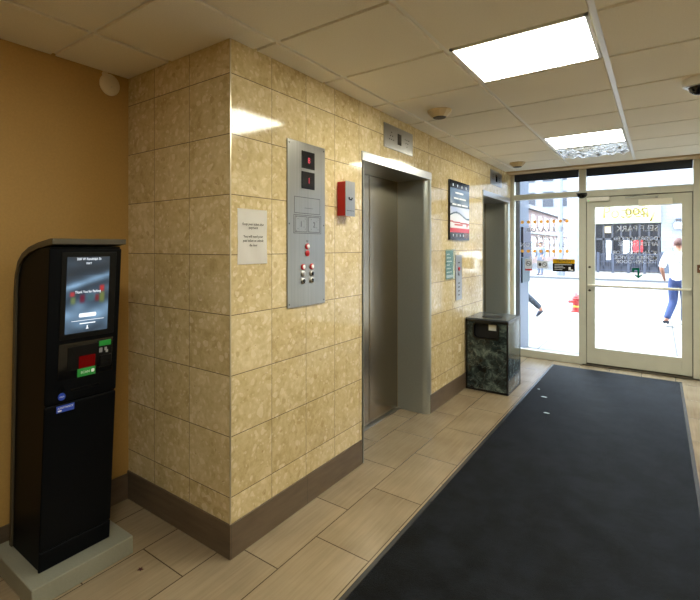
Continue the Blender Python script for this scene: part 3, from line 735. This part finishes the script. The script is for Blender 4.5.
for z in (1.24, .945):
    mm = MB(); mm.lathe((LX0+.03, YD+.022, z), [(.014, 0), (.014, -.006), (.010, -.009)], 1, 16); mm.build('lock_cylinder', 'alud' if z > 1 else 'etch', D1, smooth=True)
mm = MB(); mm.box(-.19, .125, YD-.065, YD+.02, 1.985, 2.062, .006); cl = mm.build('door_closer', 'closer', D1)
mm = MB(); mm.rod((-.02, YD-.012, 2.072), (-.02, YD-.012, 2.090), .012); mm.box(-.32, .0, YD-.03, YD-.012, 2.088, 2.096, .002); mm.rod((-.32, YD-.02, 2.092), (-.12, YD+.01, 2.125), .007); mm.build('closer_arm', 'jamb', cl)
mm = MB(); mm.box(-.715, -.475, YD-.04, YD-.001, 2.066, 2.118, .004); mg = mm.build('magnetic_lock', 'grid', D1)
mm = MB(); mm.lathe((-.69, YD-.041, 2.075), [(.005, 0), (.004, -.002)], 1, 8); mm.build('status_light', 'greenled', mg)
GD = GY-.0033
def dtext(s, u0, u1, v_, h, mat='vwhite'):
    a, b_ = at(u0, v_, GD), at(u1, v_, GD); text(s, 'lettering', mat, D1, (a+b_)/2, LX, UZ, h, b_.x-a.x, depth=.0006, font_w=.008)
dtext('200', 625, 647.5, 211.5, .085, 'vgrey')
dtext('SELF PARK', 616, 658.5, 228.4, .070)
dtext('DOORS LOCKED', 614, 658, 238.6, .048); dtext('AFTER HOURS', 618, 658, 243.9, .048)
dtext('SCAN TICKET OR', 612.5, 657.5, 252.5, .042); dtext('MOBILE DEVICE', 615, 657, 257.4, .042); dtext('TO OPEN DOOR', 616, 657, 261.8, .042)
# green arrow sign on the pane
def W(u, v_): p = at(u, v_, GD); return (p.x, p.z)
mm = MB()
P_ = [W(634.2, 272.2), W(632, 272.2), W(632, 268), W(639.4, 268), W(639.4, 276), W(642, 274.2), W(642, 275.6), W(638.4, 278.4), W(634.8, 275.4), W(635.2, 274.4), W(637.4, 275.6), W(637.4, 270), W(634.2, 270), W(634.2, 270.8)]
mm.prism(P_, 1, GD-.0008, GD); mm.build('green_arrow', 'vgreen', D1)
W4 = root('window_added', (1.4, YD, 0), 'unseen wide window added right of the entrance door for daylight', 'window')  # out of view, added to bring more daylight onto floor and ceiling
mm = MB(); mm.box(.48, XR-.16, GY, GY+.008, .16, 2.46); mm.build('pane', 'glass', W4)
frame_box(W4, 'window_frame', [(.44, .48, YD+.01, YD+.11, .12, 2.49), (XR-.16, XR-.12, YD+.01, YD+.11, .12, 2.49), (.48, XR-.16, YD+.01, YD+.11, .12, .16), (.48, XR-.16, YD+.01, YD+.11, 2.46, 2.49)])
# dark roller blinds in the transoms
for x0, x1, lb in ((-1.566, -.802, 'short dark navy roller blind above the sidelight'), (-.722, .304, 'long dark navy roller blind above the entrance door')):
    t = thing('roller_blind', ((x0+x1)/2, YD+.02, 2.39), lb, 'blind', 'roller blinds at the head of the glass front')
    mm = MB(); mm.box(x0+.002, x1-.002, YD+.012, YD+.020, 2.400, 2.494); mm.build('fabric', 'navy', t)
    mm = MB(); mm.rod((x0+.002, YD+.036, 2.475), (x1-.002, YD+.036, 2.475), .014); mm.build('roller', 'navy', t)
    mm = MB(); mm.box(x0+.002, x1-.002, YD+.009, YD+.023, 2.390, 2.404, .002); mm.build('hem_bar', 'black', t)
# motion sensor on mullion
t = thing('motion_sensor', (-.765, YD, 2.15), 'black half-round motion sensor at the top of the mullion beside the door', 'sensor')
mm = MB(); pr = []
for i in range(9):
    a = -PI/2*i/8; r = .056*math.cos(a)+.001; pr.append((r, .052*math.sin(a)))
rings = [[V((-.765+r*math.cos(PI*k/16), YD-.005-r*.8*math.sin(PI*k/16), 2.165+h_)) for k in range(17)] for r, h_ in pr]
mm.loft(rings); mm.build('lens', 'blackg', t, smooth=True)
mm = MB(); mm.box(-.822, -.708, YD-.050, YD-.005, 2.165, 2.180, .004); mm.build('cap', 'bezel', t)
# notices on the sidelight pane
def notice(name, u0, v0, u1, v1, mat, label, cat='sticker'):
    a, b_ = at(u0, v1, GI), at(u1, v0, GI)
    t = thing(name, ((a.x+b_.x)/2, GI, a.z), label, cat, 'stickers on the sidelight glass')
    mm = MB(); mm.box(a.x, b_.x, GI-.0008, GI, a.z, b_.z); mm.build('backing', mat, t); return t, a, b_
t, a, b_ = notice('notice_sticker', 525, 259, 532.2, 270.4, 'vwhite', 'small white no smoking sticker with red foot, leftmost on the sidelight glass')
def nosign(t, c, r):
    q = MB(); ro = [(c[0]+r*math.cos(2*PI*i/24), c[1]+r*math.sin(2*PI*i/24)) for i in range(24)]; ri = [(c[0]+r*.8*math.cos(2*PI*i/24), c[1]+r*.8*math.sin(2*PI*i/24)) for i in range(24)]
    q.loft([[V((x, GI-.0012, z)) for x, z in ri], [V((x, GI-.0012, z)) for x, z in ro]], caps=False)
    d = r*.62; q._add([V((c[0]-d, GI-.0013, c[1]+d*.8)), V((c[0]-d*.8, GI-.0013, c[1]+d)), V((c[0]+d, GI-.0013, c[1]-d*.8)), V((c[0]+d*.8, GI-.0013, c[1]-d))], [(0, 1, 2, 3)])
    q.build('prohibition_ring', 'ink', t)
nosign(t, ((a.x+b_.x)/2, a.z+(b_.z-a.z)*.6), .034); mm = MB(); mm.box(a.x+.02, b_.x-.02, GI-.0014, GI-.0008, a.z+.088, a.z+.096); mm.build('cigarette_symbol', 'ink', t)
mm = MB(); mm.box(a.x, b_.x, GI-.0012, GI-.0008, a.z, a.z+.022); mm.build('red_foot', 'redb', t)
t, a, b_ = notice('notice_sticker', 537, 260.8, 547.8, 268.2, 'vwhite', 'small white sticker with two round symbols, in the middle of the sidelight glass')
nosign(t, (a.x+(b_.x-a.x)*.70, (a.z+b_.z)/2), .030)
mm = MB(); mm.box(a.x+.022, a.x+.05, GI-.0012, GI-.0008, a.z+.03, b_.z-.03); mm.box(a.x+.016, a.x+.056, GI-.0012, GI-.0008, a.z+.046, a.z+.054); mm.build('dark_symbol', 'ink', t)
t, a, b_ = notice('caution_sticker', 552.8, 259.4, 574.8, 271.2, 'dark', 'yellow topped black caution sticker, nearest the door on the sidelight glass')
hh = b_.z-a.z; mm = MB(); mm.box(a.x, b_.x, GI-.0013, GI-.0008, b_.z-hh*.34, b_.z); mm.build('yellow_band', 'yellow', t)
text('CAUTION', 'lettering', 'ink', t, ((a.x+b_.x)/2, GI-.0014, b_.z-hh*.17), (1, 0, 0), UZ, .030, .16, depth=-.0003)
mm = MB()
for k, w_ in enumerate((.20, .10, .12, .09)): mm.box(a.x+.02, a.x+.02+w_, GI-.0013, GI-.0008, b_.z-hh*(.46+.13*k), b_.z-hh*(.42+.13*k))
mm.build('white_lettering', 'lightink', t); mm = MB(); mm.box(b_.x-.07, b_.x-.045, GI-.0013, GI-.0008, a.z+.02, a.z+.06); mm.box(b_.x-.045, b_.x-.02, GI-.0013, GI-.0008, a.z+.012, a.z+.03); mm.build('hand_symbol', 'lightink', t)
# exit button at the right of the door
t = thing('door_release_button', (.36, YD, 1.2), 'small brown door release plate on the frame right of the door', 'switch plate')
mm = MB(); mm.box(.337, .40, YD-.018, YD-.006, 1.205, 1.295, .002); mm.build('plate', 'brown', t)
mm = MB(); mm.lathe((.368, YD-.018, 1.25), [(.014, 0), (.014, -.004), (.01, -.006)], 1, 14); mm.build('button', 'white', t, smooth=True)

# ------------------------------------------------------------------ things on the ceiling
def light(i, j, label):
    x0, x1, y0, y1 = XS[i]+.016, XS[i+1]-.018, YS[j]+.014, YS[j+1]-.014
    t = thing('ceiling_light', ((x0+x1)/2, (y0+y1)/2, H), label, 'ceiling light', 'square light panels in the ceiling')
    mm = MB(); w = .014
    for a in ((x0, x1, y0, y0+w), (x0, x1, y1-w, y1), (x0, x0+w, y0, y1), (x1-w, x1, y0, y1)): mm.box(*a, H-.002, H+.028, .001)
    mm.build('frame', 'grid', t)
    mm = MB(); mm.box(x0+w, x1-w, y0+w, y1-w, H+.001, H+.006); mm.build('diffuser', 'lamp', t)
    return t
light(*LIGHTS[0], 'large bright square light panel nearest the black kiosk')
light(*LIGHTS[1], 'bright square light panel next to the plastic covered vent')
for ij in LIGHTS[2:]: light(*ij, 'unseen square light panel added to brighten the lobby')
x0, x1, y0, y1 = XS[3]+.016, XS[4]-.018, YS[VENT[1]]+.014, YS[VENT[1]+1]-.014
t = thing('ceiling_vent', ((x0+x1)/2, (y0+y1)/2, H), 'ceiling vent wrapped in crinkled plastic film near the glass front', 'vent')
mm = MB(); w = .02
for a in ((x0, x1, y0, y0+w), (x0, x1, y1-w, y1), (x0, x0+w, y0, y1), (x1-w, x1, y0, y1)): mm.box(*a, H-.002, H+.025, .001)
mm.build('frame', 'grid', t)
mm = MB(); mm.box(x0+w, x1-w, y0+w, y1-w, H+.022, H+.026); mm.build('duct_opening', 'void', t)
mm = MB()
for k in range(1, 8): mm.box(x0+w, x1-w, y0+.073*k, y0+.073*k+.004, H+.006, H+.022)
mm.build('slats', 'grid', t)
b = bmesh.new(); gn = 13; gv = {}
for i in range(gn+1):
    for j in range(gn+1):
        edge = min(i, j, gn-i, gn-j); gv[i, j] = b.verts.new((x0+.005+(x1-x0-.01)*i/gn, y0+.005+(y1-y0-.01)*j/gn, H-.004-(0 if edge == 0 else random.uniform(.0, .035))))
for i in range(gn):
    for j in range(gn):
        if (i+j) % 2: b.faces.new((gv[i, j], gv[i+1, j], gv[i+1, j+1])); b.faces.new((gv[i, j], gv[i+1, j+1], gv[i, j+1]))
        else: b.faces.new((gv[i, j], gv[i+1, j], gv[i, j+1])); b.faces.new((gv[i+1, j], gv[i+1, j+1], gv[i, j+1]))
mm = MB(); mm.merge(b); mm.build('plastic_film', 'film', t)
def smoke(x, y, label):
    t = thing('smoke_detector', (x, y, H), label, 'smoke detector', 'smoke detectors on the ceiling')
    mm = MB(); mm.lathe((x, y, H), [(.088, 0), (.088, -.012), (.080, -.020), (.052, -.048), (.050, -.050)], 2, 10); mm.build('body', 'creamb', t)
    mm = MB(); mm.lathe((x, y, H-.050), [(.048, 0), (.040, -.006), (.0, -.007)], 2, 20); mm.build('sensing_chamber', 'etch', t)
smoke(-1.262, 3.33, 'beige smoke detector on the ceiling beside the nearer elevator')
smoke(-1.318, 5.97, 'beige smoke detector on the ceiling close to the glass front')
t = thing('security_camera', (.19, 3.66, H), 'white dome security camera with dark lens on ceiling', 'security camera')
cx_, cy_ = .19, 3.66
mm = MB(); mm.lathe((cx_, cy_, H), [(.082, 0), (.082, -.030), (.076, -.042), (.058, -.046)], 2, 32); mm.build('housing', 'grid', t, smooth=True)
mm = MB(); mm.lathe((cx_, cy_, H-.044), [(.054*math.cos(a), -.052*math.sin(a)) for a in [PI/2*i/8 for i in range(8)]]+[(.001, -.052)], 2, 28); mm.build('dome', 'blackg', t, smooth=True)
mm = MB(); mm.lathe((cx_, cy_, H-.042), [(.066, 0), (.066, -.007), (.055, -.009), (.055, 0)], 2, 28); mm.build('dome_ring', 'steelh', t, smooth=True)

# ------------------------------------------------------------------ the street outside
m = MB(); m.box(-40, 40, YD+.14, 14.6, -.12, -.012); struct(m.build('pavement', 'walk'), 'pale concrete sidewalk outside the door', 'sidewalk')
m = MB(); m.box(-60, 60, 14.6, 25.5, -.30, -.06); struct(m.build('road', 'road'), 'pale roadway across the sidewalk', 'road')
m = MB(); m.box(-60, 60, 14.45, 14.62, -.2, -.005); m.box(-60, 60, 25.4, 25.6, -.2, .03); struct(m.build('kerb', 'curb'))
m = MB(); m.box(-4.7, 60, 25.5, 33.2, -.2, .02); m.box(-60, -9.0, 25.5, 33.2, -.2, .02); struct(m.build('pavement_far', 'walk'))
m = MB(); m.box(-9.0, -4.7, 25.6, 120, -.25, -.05); m.box(-60, 60, 33.2, 120, -.45, -.25); struct(m.build('road_cross', 'road'))
# column just outside the sidelight
t = thing('outside_column', (-1.62, 7.4, 0), 'blue grey metal column outside the left edge of the sidelight', 'column')
CXa, CXb = -1.86, -1.545
mm = MB(); mm.box(CXa, CXb, YD+.26, 7.72, -.012, 4.2, .01); mm.build('shaft', 'colm', t)
mm = MB(); mm.box(CXb, CXb+.03, 7.22, 7.70, 1.35, 1.78, .004); mm.build('plum_panel', 'colp', t)
mm = MB(); mm.box(CXb, CXb+.02, 7.22, 7.70, .98, 1.34, .004); mm.build('teal_panel', 'colt', t)
# shop across the street
YF = 33.0
B = thing('shop_building', (2, YF, 0), 'pale building with a dark shop front across the street', 'building')
xl = at(567, 240, YF).x; xr = 40
zs = at(630, 224.3, YF).z; zt_ = at(630, 199, YF).z
xa, xb = at(597, 240, YF).x, at(661, 240, YF).x
mm = MB(); mm.box(xl, xr, YF+.3, YF+14, 0, 26); mm.box(xl, xa-.1, YF, YF+.3, 0, 26); mm.box(xb, xr, YF, YF+.3, 1.2, 26); mm.box(xa-.1, xb, YF, YF+.3, zt_+.2, 26); mm.build('wall', 'pale', B)
mm = MB(); mm.box(xb, xr, YF-.05, YF+.3, 0, 1.2); mm.build('stone_plinth', 'dado', B)
mm = MB(); mm.box(xa-.1, xb, YF+.1, YF+.29, .02, zs); sf = mm.build('shop_window', 'shopglass', B)
mm = MB()
for k in range(8): x = xa-.1+(xb-xa)*k/7; mm.box(x-.05, x+.05, YF-.02, YF+.12, .02, zs)
mm.box(xa-.1, xb, YF-.02, YF+.12, zs-.9, zs-.78); mm.box(xa-.1, xb, YF-.02, YF+.12, .02, .35); mm.build('mullions', 'shopdark', sf)
for k in range(9):
    for r in range(5):
        x = xl+.9+k*2.6; z = 6.4+3.6*r
        mm = MB(); mm.box(x, x+1.3, YF-.06, YF+.02, z, z+2.0); w_ = mm.build('window', 'win', B)
        mm = MB(); mm.box(x-.12, x+1.42, YF-.16, YF+.0, z-.2, z-.04); mm.box(x+.62, x+.68, YF-.1, YF-.05, z, z+2); mm.build('window_sill', 'stonetrim', w_)
# sign board
t = thing('shop_sign', ((xa+xb)/2, YF, zs), 'long cream sign board with yellow lettering over the shop front across the street', 'sign')
mm = MB(); mm.box(xa-.1, xb, YF-.25, YF-.02, zs+.05, zt_+.15, .03); mm.build('board', 'signw', t)
pa, pb = at(602.5, 213.2, YF-.26), at(657, 213.2, YF-.26)
text('Potbelly', 'sign_lettering', 'signy', t, (pa+pb)/2, (1, 0, 0), UZ, .72, pb.x-pa.x, depth=-.03, font_w=.02)
pa, pb = at(607, 220.6, YF-.26), at(652, 220.6, YF-.26)
text('SANDWICH SHOP', 'sign_lettering', 'grey', t, (pa+pb)/2, (1, 0, 0), UZ, .26, pb.x-pa.x, depth=-.03)
# posters / light panels in the shop window
for u0, v0, u1, v1, mt, lb in ((603, 226, 611, 233, 'trim', 'tan panel in the top corner of the shop window'), (606, 238, 613, 260, 'lightink', 'tall white panel at the left of the shop window'), (623, 240, 632, 254, 'lightink', 'white panel in the middle of the shop window'), (633, 238, 643, 252, 'redb', 'reddish panel in the middle of the shop window')):
    a, b_ = at(u0, v1, YF+.05), at(u1, v0, YF+.05); mm = MB(); mm.box(a.x, b_.x, YF+.06, YF+.095, a.z, b_.z)
    pl_ = mm.build('window_poster', mt, sf); pl_['label'] = lb
# iron railing on the far sidewalk
YR = 31.6; ra, rb = at(598, 260, YR).x, at(661, 260, YR).x
t = thing('iron_railing', ((ra+rb)/2, YR, .02), 'blue grey iron railing in front of the shop across the street', 'railing')
mm = MB()
for z in (.15, .62, 1.05): mm.box(ra, rb, YR-.025, YR+.025, z, z+.05)
for k in range(38): x = ra+(rb-ra)*k/37; mm.box(x-.014, x+.014, YR-.014, YR+.014, .12, 1.08)
mm.build('bars', 'iron', t)
for k in range(5):
    x = ra+(rb-ra)*k/4; mm = MB(); mm.box(x-.06, x+.06, YR-.06, YR+.06, .02, 1.18, .01); mm.build('post', 'iron', t)
# wall lamp
p = at(678.5, 225, YF-.2)
t = thing('wall_lamp', p, 'small dark wall lamp on pale brick right of the shop sign', 'wall lamp')
mm = MB(); mm.box(p.x-.12, p.x+.12, YF-.35, YF, p.z+.15, p.z+.35, .02); mm.build('bracket', 'shopdark', t)
mm = MB(); mm.lathe((p.x, YF-.22, p.z-.2), [(.16, 0), (.22, .2), (.12, .36)], 2, 14); mm.build('shade', 'lightink', t)
# building on the cross street
t = thing('corner_building', (-13, 50, 0), 'low pinkish stone building receding along the cross street', 'building')
xk = -9.3
mm = MB(); mm.box(xk-9, xk, 34, 76, -.3, 4.9); mm.build('wall', 'pink', t)
mm = MB(); mm.box(xk-9, xk+.35, 33.8, 76, 4.9, 5.25); mm.build('cornice', 'stonetrim', t)
mm = MB(); mm.box(xk, xk+.15, 34, 76, 2.7, 2.9); mm.build('string_course', 'stonetrim', t)
for k in range(13):
    mm = MB(); mm.box(xk-.02, xk+.05, 35+3.1*k, 36.7+3.1*k, .4, 2.4); mm.build('window', 'win', t)
    mm = MB(); mm.box(xk-.02, xk+.05, 35+3.1*k, 36.4+3.1*k, 3.2, 4.5); mm.build('window', 'win', t)
t = thing('distant_tower', (-16, 95, 0), 'tall pale tower far down the cross street', 'building')
mm = MB(); mm.box(-22, -10.5, 90, 102, -.3, 42); mm.build('wall', 'pale', t)
for k in range(4):
    for r in range(8):
        mm = MB(); mm.box(-21.4+2.8*k, -19.8+2.8*k, 89.9, 90.02, 4+4.4*r, 6.6+4.4*r); mm.build('window', 'win', t)
# street lamp post
p = at(560.5, 273, 27)
t = thing('lamp_post', (p.x, 27, .02), 'slim grey lamp post on the far sidewalk seen through the sidelight', 'lamp post')
mm = MB(); mm.lathe((p.x, 27, .02), [(.2, 0), (.2, .5), (.12, .7), (.08, 7.5)], 2, 14); mm.build('pole', 'post', t, smooth=True)
mm = MB(); mm.tube([(p.x, 27, 7.3), (p.x+.3, 26.9, 7.7), (p.x+1.2, 26.6, 7.8)], .05, 8); mm.build('arm', 'post', t); mm = MB(); mm.box(p.x+1.0, p.x+1.7, 26.4, 26.7, 7.72, 7.86, .03); mm.build('lamp_head', 'post', t)
# hydrant
hx, hy = -1.50, 12.45
t = thing('fire_hydrant', (hx, hy, -.012), 'red fire hydrant with yellow band on the sidewalk by the curb', 'fire hydrant')
mm = MB(); mm.lathe((hx, hy, -.012), [(.17, 0), (.17, .05), (.125, .06), (.115, .52), (.15, .54), (.15, .58), (.125, .60), (.115, .68), (.07, .74), (.03, .76), (.03, .80)], 2, 20); mm.build('barrel', 'hyd', t, smooth=True)
mm = MB(); mm.rod((hx-.22, hy, .42), (hx+.22, hy, .42), .06, 14); mm.rod((hx, hy-.2, .42), (hx, hy, .42), .075, 14); mm.build('outlets', 'hyd', t, smooth=True)
mm = MB(); mm.lathe((hx, hy, .20), [(.122, 0), (.126, .02), (.122, .06)], 2, 20); mm.build('yellow_band', 'hydy', t)
mm = MB()
for sx in (-1, 1): mm.lathe((hx+.22*sx, hy, .42), [(.066, -.02), (.066, .02)], 0, 8)
mm.build('outlet_cap', 'hyd', t)

for o_ in [t]: o_.scale = (.62, .62, .54)
# ------------------------------------------------------------------ people
def skinmesh(name, mat, parent, chains, base, rot, sub=2):
    """chains: list of [(x, y, z, rx, ry), ...]; a chain may begin with an int = index into the points so far"""
    vs, es, rs = [], [], []
    ca, sa = math.cos(rot), math.sin(rot)
    for ch in chains:
        prev = None
        for p_ in ch:
            if isinstance(p_, int): prev = p_; continue
            x, y, z, rx = p_[:4]; ry = p_[4] if len(p_) > 4 else rx
            vs.append(V((x*ca-y*sa+base[0], x*sa+y*ca+base[1], z+base[2]))-wloc(parent)); rs.append((rx, ry))
            if prev is not None: es.append((prev, len(vs)-1))
            prev = len(vs)-1
    me = bpy.data.meshes.new(name); me.from_pydata(vs, es, []); me.materials.append(M[mat])
    ob = bpy.data.objects.new(name, me); COL.objects.link(ob); ob.parent = parent
    sk = ob.modifiers.new('skin', 'SKIN'); sk.use_smooth_shade = True
    me.skin_vertices.new() if not me.skin_vertices else None
    for i, r in enumerate(rs):
        d = me.skin_vertices[0].data[i]; d.radius = r; d.use_root = (i == 0)
    ss = ob.modifiers.new('sub', 'SUBSURF'); ss.levels = ss.render_levels = sub
    return ob
def ellip(name, mat, parent, c, r, base, rot, cut=None, squash=None):
    ca, sa = math.cos(rot), math.sin(rot); b = bmesh.new(); bmesh.ops.create_uvsphere(b, u_segments=20, v_segments=14, radius=1)
    if cut: bmesh.ops.delete(b, geom=[v for v in b.verts if not cut(v.co)], context='VERTS')
    for v in b.verts:
        x, y, z = c[0]+v.co.x*r[0], c[1]+v.co.y*r[1], c[2]+v.co.z*r[2]
        if squash: x, y, z = squash(x, y, z)
        v.co = V((x*ca-y*sa+base[0], x*sa+y*ca+base[1], z+base[2]))
    mm = MB(); mm.merge(b); return mm.build(name, mat, parent, smooth=True)
def figure(base, rot, label, pose, top, legs, hair='hair', shoes='shoe', sleeve_long=False, h=1.72, strap=False):
    """faces +y before rot. pose: dict of joint points (x right)"""
    t = thing('person', base, label, 'person'); k = h/1.72; P = pose
    hip, chest, neck, head = V((0, 0, .93)), V((0, .01, 1.28)), V((0, 0, 1.45)), V((0, .03, 1.58))
    def s(p, *r): return (p[0]*k, p[1]*k, p[2]*k, *[q*k for q in r])
    ch = [[s((0, 0, .95), .13, .10), s((0, 0, 1.12), .125, .09), s((0, .005, 1.30), .15, .10), s((0, 0, 1.42), .085, .07), s((0, .01, 1.50), .05), s((0, .03, 1.56), .075, .085), s((0, .03, 1.66), .07, .085)]]
    n = 7
    for sd, key in ((-1, 'L'), (1, 'R')):
        kn, an, to = P['k'+key], P['a'+key], P['t'+key]
        ch.append([0, s((.09*sd, 0, .88), .085), s(kn, .058), s(an, .040), s(to, .032)]); n += 4
    for sd, key in ((-1, 'L'), (1, 'R')):
        el, wr = P['e'+key], P['w'+key]
        ch.append([2, s((.18*sd, 0, 1.40), .055), s(el, .040), s(wr, .028), s(V(wr)+(V(wr)-V(el)).normalized()*.09, .03, .018)]); n += 4
    body = skinmesh('body', 'skin', t, ch, base, rot)
    tr = [[s((0, 0, 1.06), .140, .108), s((0, 0, .90), .145, .115)]]
    for sd, key in ((-1, 'L'), (1, 'R')):
        kn, an = V(P['k'+key]), V(P['a'+key]); tr.append([1, s((.09*sd, 0, .85), .10), s(kn, .072), s(kn.lerp(an, .5), .066), s(kn.lerp(an, .97), .058)])
    skinmesh('trousers', legs, t, tr, base, rot)
    sh = [[s((0, 0, .86), .168, .136), s((0, 0, .98), .160, .128), s((0, 0, 1.12), .150, .112), s((0, .005, 1.30), .178, .122), s((0, 0, 1.43), .10, .085)]]
    for sd, key in ((-1, 'L'), (1, 'R')):
        el, wr = V(P['e'+key]), V(P['w'+key]); a_ = [3, s((.19*sd, 0, 1.395), .075), s((V((.19*sd, 0, 1.38))).lerp(el, .5), .066), s(el, .056)]
        if sleeve_long: a_.append(s(el.lerp(wr, .9), .042))
        sh.append(a_)
    skinmesh('shirt', top, t, sh, base, rot)
    for key in 'LR':
        an, to = V(P['a'+key])*k, V(P['t'+key])*k; dd = (to-an); heel = an-V((dd.x, dd.y, 0)).normalized()*.03*k-V((0, 0, .04*k)); 
        so = skinmesh('shoe', shoes, t, [[(*(an+V((0, 0, .01))), .05*k), (*(heel), .045*k)], [0, (*(an.lerp(to, .5)-V((0, 0, .01*k))), .05*k), (*to, .042*k, .03*k), (*(to+dd.normalized()*.05*k), .03*k, .022*k)]], base, rot, 1)
        q = MB(); w0 = (heel-V((0, 0, .035*k))); w1 = to+dd.normalized()*.06*k-V((0, 0, .03*k)); ca, sa = math.cos(rot), math.sin(rot)
        R_ = lambda p: V((p.x*ca-p.y*sa+base[0], p.x*sa+p.y*ca+base[1], max(p.z, .006)+base[2]))
        q.rod(R_(w0), R_(w1), .020*k, 8); q.build('sole', 'sole', so, smooth=True)
    ellip('hair', hair, t, (0, .012*k, 1.635*k), (.088*k, .105*k, .105*k), base, rot, cut=lambda c: c.z > -.15 and (c.y < .45 or c.z > .45) or (c.y < -.1 and c.z > -.6))
    for sd in (-1, 1):
        ellip('ear', 'skin', body, (.083*sd*k, .03*k, 1.60*k), (.012*k, .022*k, .034*k), base, rot)
        ellip('eye', 'ink', body, (.03*sd*k, .112*k, 1.615*k), (.010*k, .006*k, .007*k), base, rot)
    ellip('nose', 'skin', body, (0, .122*k, 1.585*k), (.013*k, .018*k, .024*k), base, rot)
    ellip('mouth', 'redb', body, (0, .108*k, 1.545*k), (.022*k, .007*k, .005*k), base, rot)
    if strap:
        q = MB(); ca, sa = math.cos(rot), math.sin(rot); R_ = lambda p: V((p[0]*ca-p[1]*sa+base[0], p[0]*sa+p[1]*ca+base[1], p[2]+base[2]))
        q.tube([R_(p) for p in ((-.10, .10, 1.40), (-.10, 0, 1.475), (-.07, -.09, 1.40), (.02, -.135, 1.25), (.10, -.128, 1.10), (.165, -.06, .98))], .009, 8); q.build('bag_strap', 'slate', t)
    return t
walk = dict(kL=(-.10, .10, .48), aL=(-.09, -.02, .09), tL=(-.10, .13, .045), kR=(.09, .16, .50), aR=(.08, .22, .10), tR=(.09, .37, .06),
            eL=(-.26, -.06, 1.14), wL=(-.25, .08, .95), eR=(.27, .02, 1.16), wR=(.20, .22, 1.34))
walk.update(kL=(-.09, .02, .49), aL=(-.17, -.14, .13), tL=(-.19, -.02, .055), kR=(.08, .08, .49), aR=(.07, .02, .09), tR=(.08, .17, .045))
g_ = at(679, 327, 11.3)
figure((g_.x, 11.3, -.012), -.22, 'person in white shirt and blue jeans walking away past the glass door', walk, 'shirt', 'jeans', strap=True, h=1.66)
walk2 = dict(kL=(-.10, .22, .50), aL=(-.09, .20, .10), tL=(-.10, .34, .05), kR=(.09, -.12, .52), aR=(.09, -.46, .20), tR=(.09, -.38, .07),
             eL=(-.25, .06, 1.13), wL=(-.24, .22, .96), eR=(.25, -.12, 1.14), wR=(.24, -.10, .90))
g_ = at(540, 316, 10.75)
figure((g_.x-.44, 10.75, -.012), PI/2, 'person in mottled trousers and white top striding behind the outside column', walk2, 'shirt', 'camo', h=1.7)
stand = dict(kL=(-.10, .02, .48), aL=(-.10, 0, .09), tL=(-.11, .14, .045), kR=(.10, .02, .48), aR=(.10, 0, .09), tR=(.11, .14, .045), eL=(-.25, .0, 1.13), wL=(-.24, .1, .92), eR=(.25, 0, 1.13), wR=(.24, .1, .92))
g_ = at(540.5, 255, 26.2)
figure((g_.x, 26.2, .02), 2.6, 'small distant person in slate clothes on the far sidewalk beyond the sidelight', stand, 'slate', 'slate', sleeve_long=True, h=1.7)

# ------------------------------------------------------------------ daylight and lamps
w = bpy.data.worlds.new('world'); S.world = w; w.use_nodes = True
bg = w.node_tree.nodes['Background']; bg.inputs[0].default_value = (.70, .85, 1.0, 1); bg.inputs[1].default_value = 9.5
sd = bpy.data.lights.new('sun', 'SUN'); sd.energy = 8.0; sd.angle = .02; sd.color = (1, .97, .92)
so = bpy.data.objects.new('sun', sd); COL.objects.link(so); so.rotation_euler = (0, math.radians(-48), 0); so.location = (0, 12, 12)

S.view_settings.view_transform = 'Standard'; S.view_settings.look = 'None'; S.view_settings.gamma = 1; S.view_settings.use_curve_mapping = False
S.view_settings.exposure = 0.62
S.cycles.max_bounces = 10; S.cycles.diffuse_bounces = 6; S.cycles.glossy_bounces = 5; S.cycles.transparent_max_bounces = 12
S.cycles.use_denoising = True; S.cycles.sample_clamp_indirect = 6; S.cycles.caustics_reflective = False; S.cycles.caustics_refractive = False
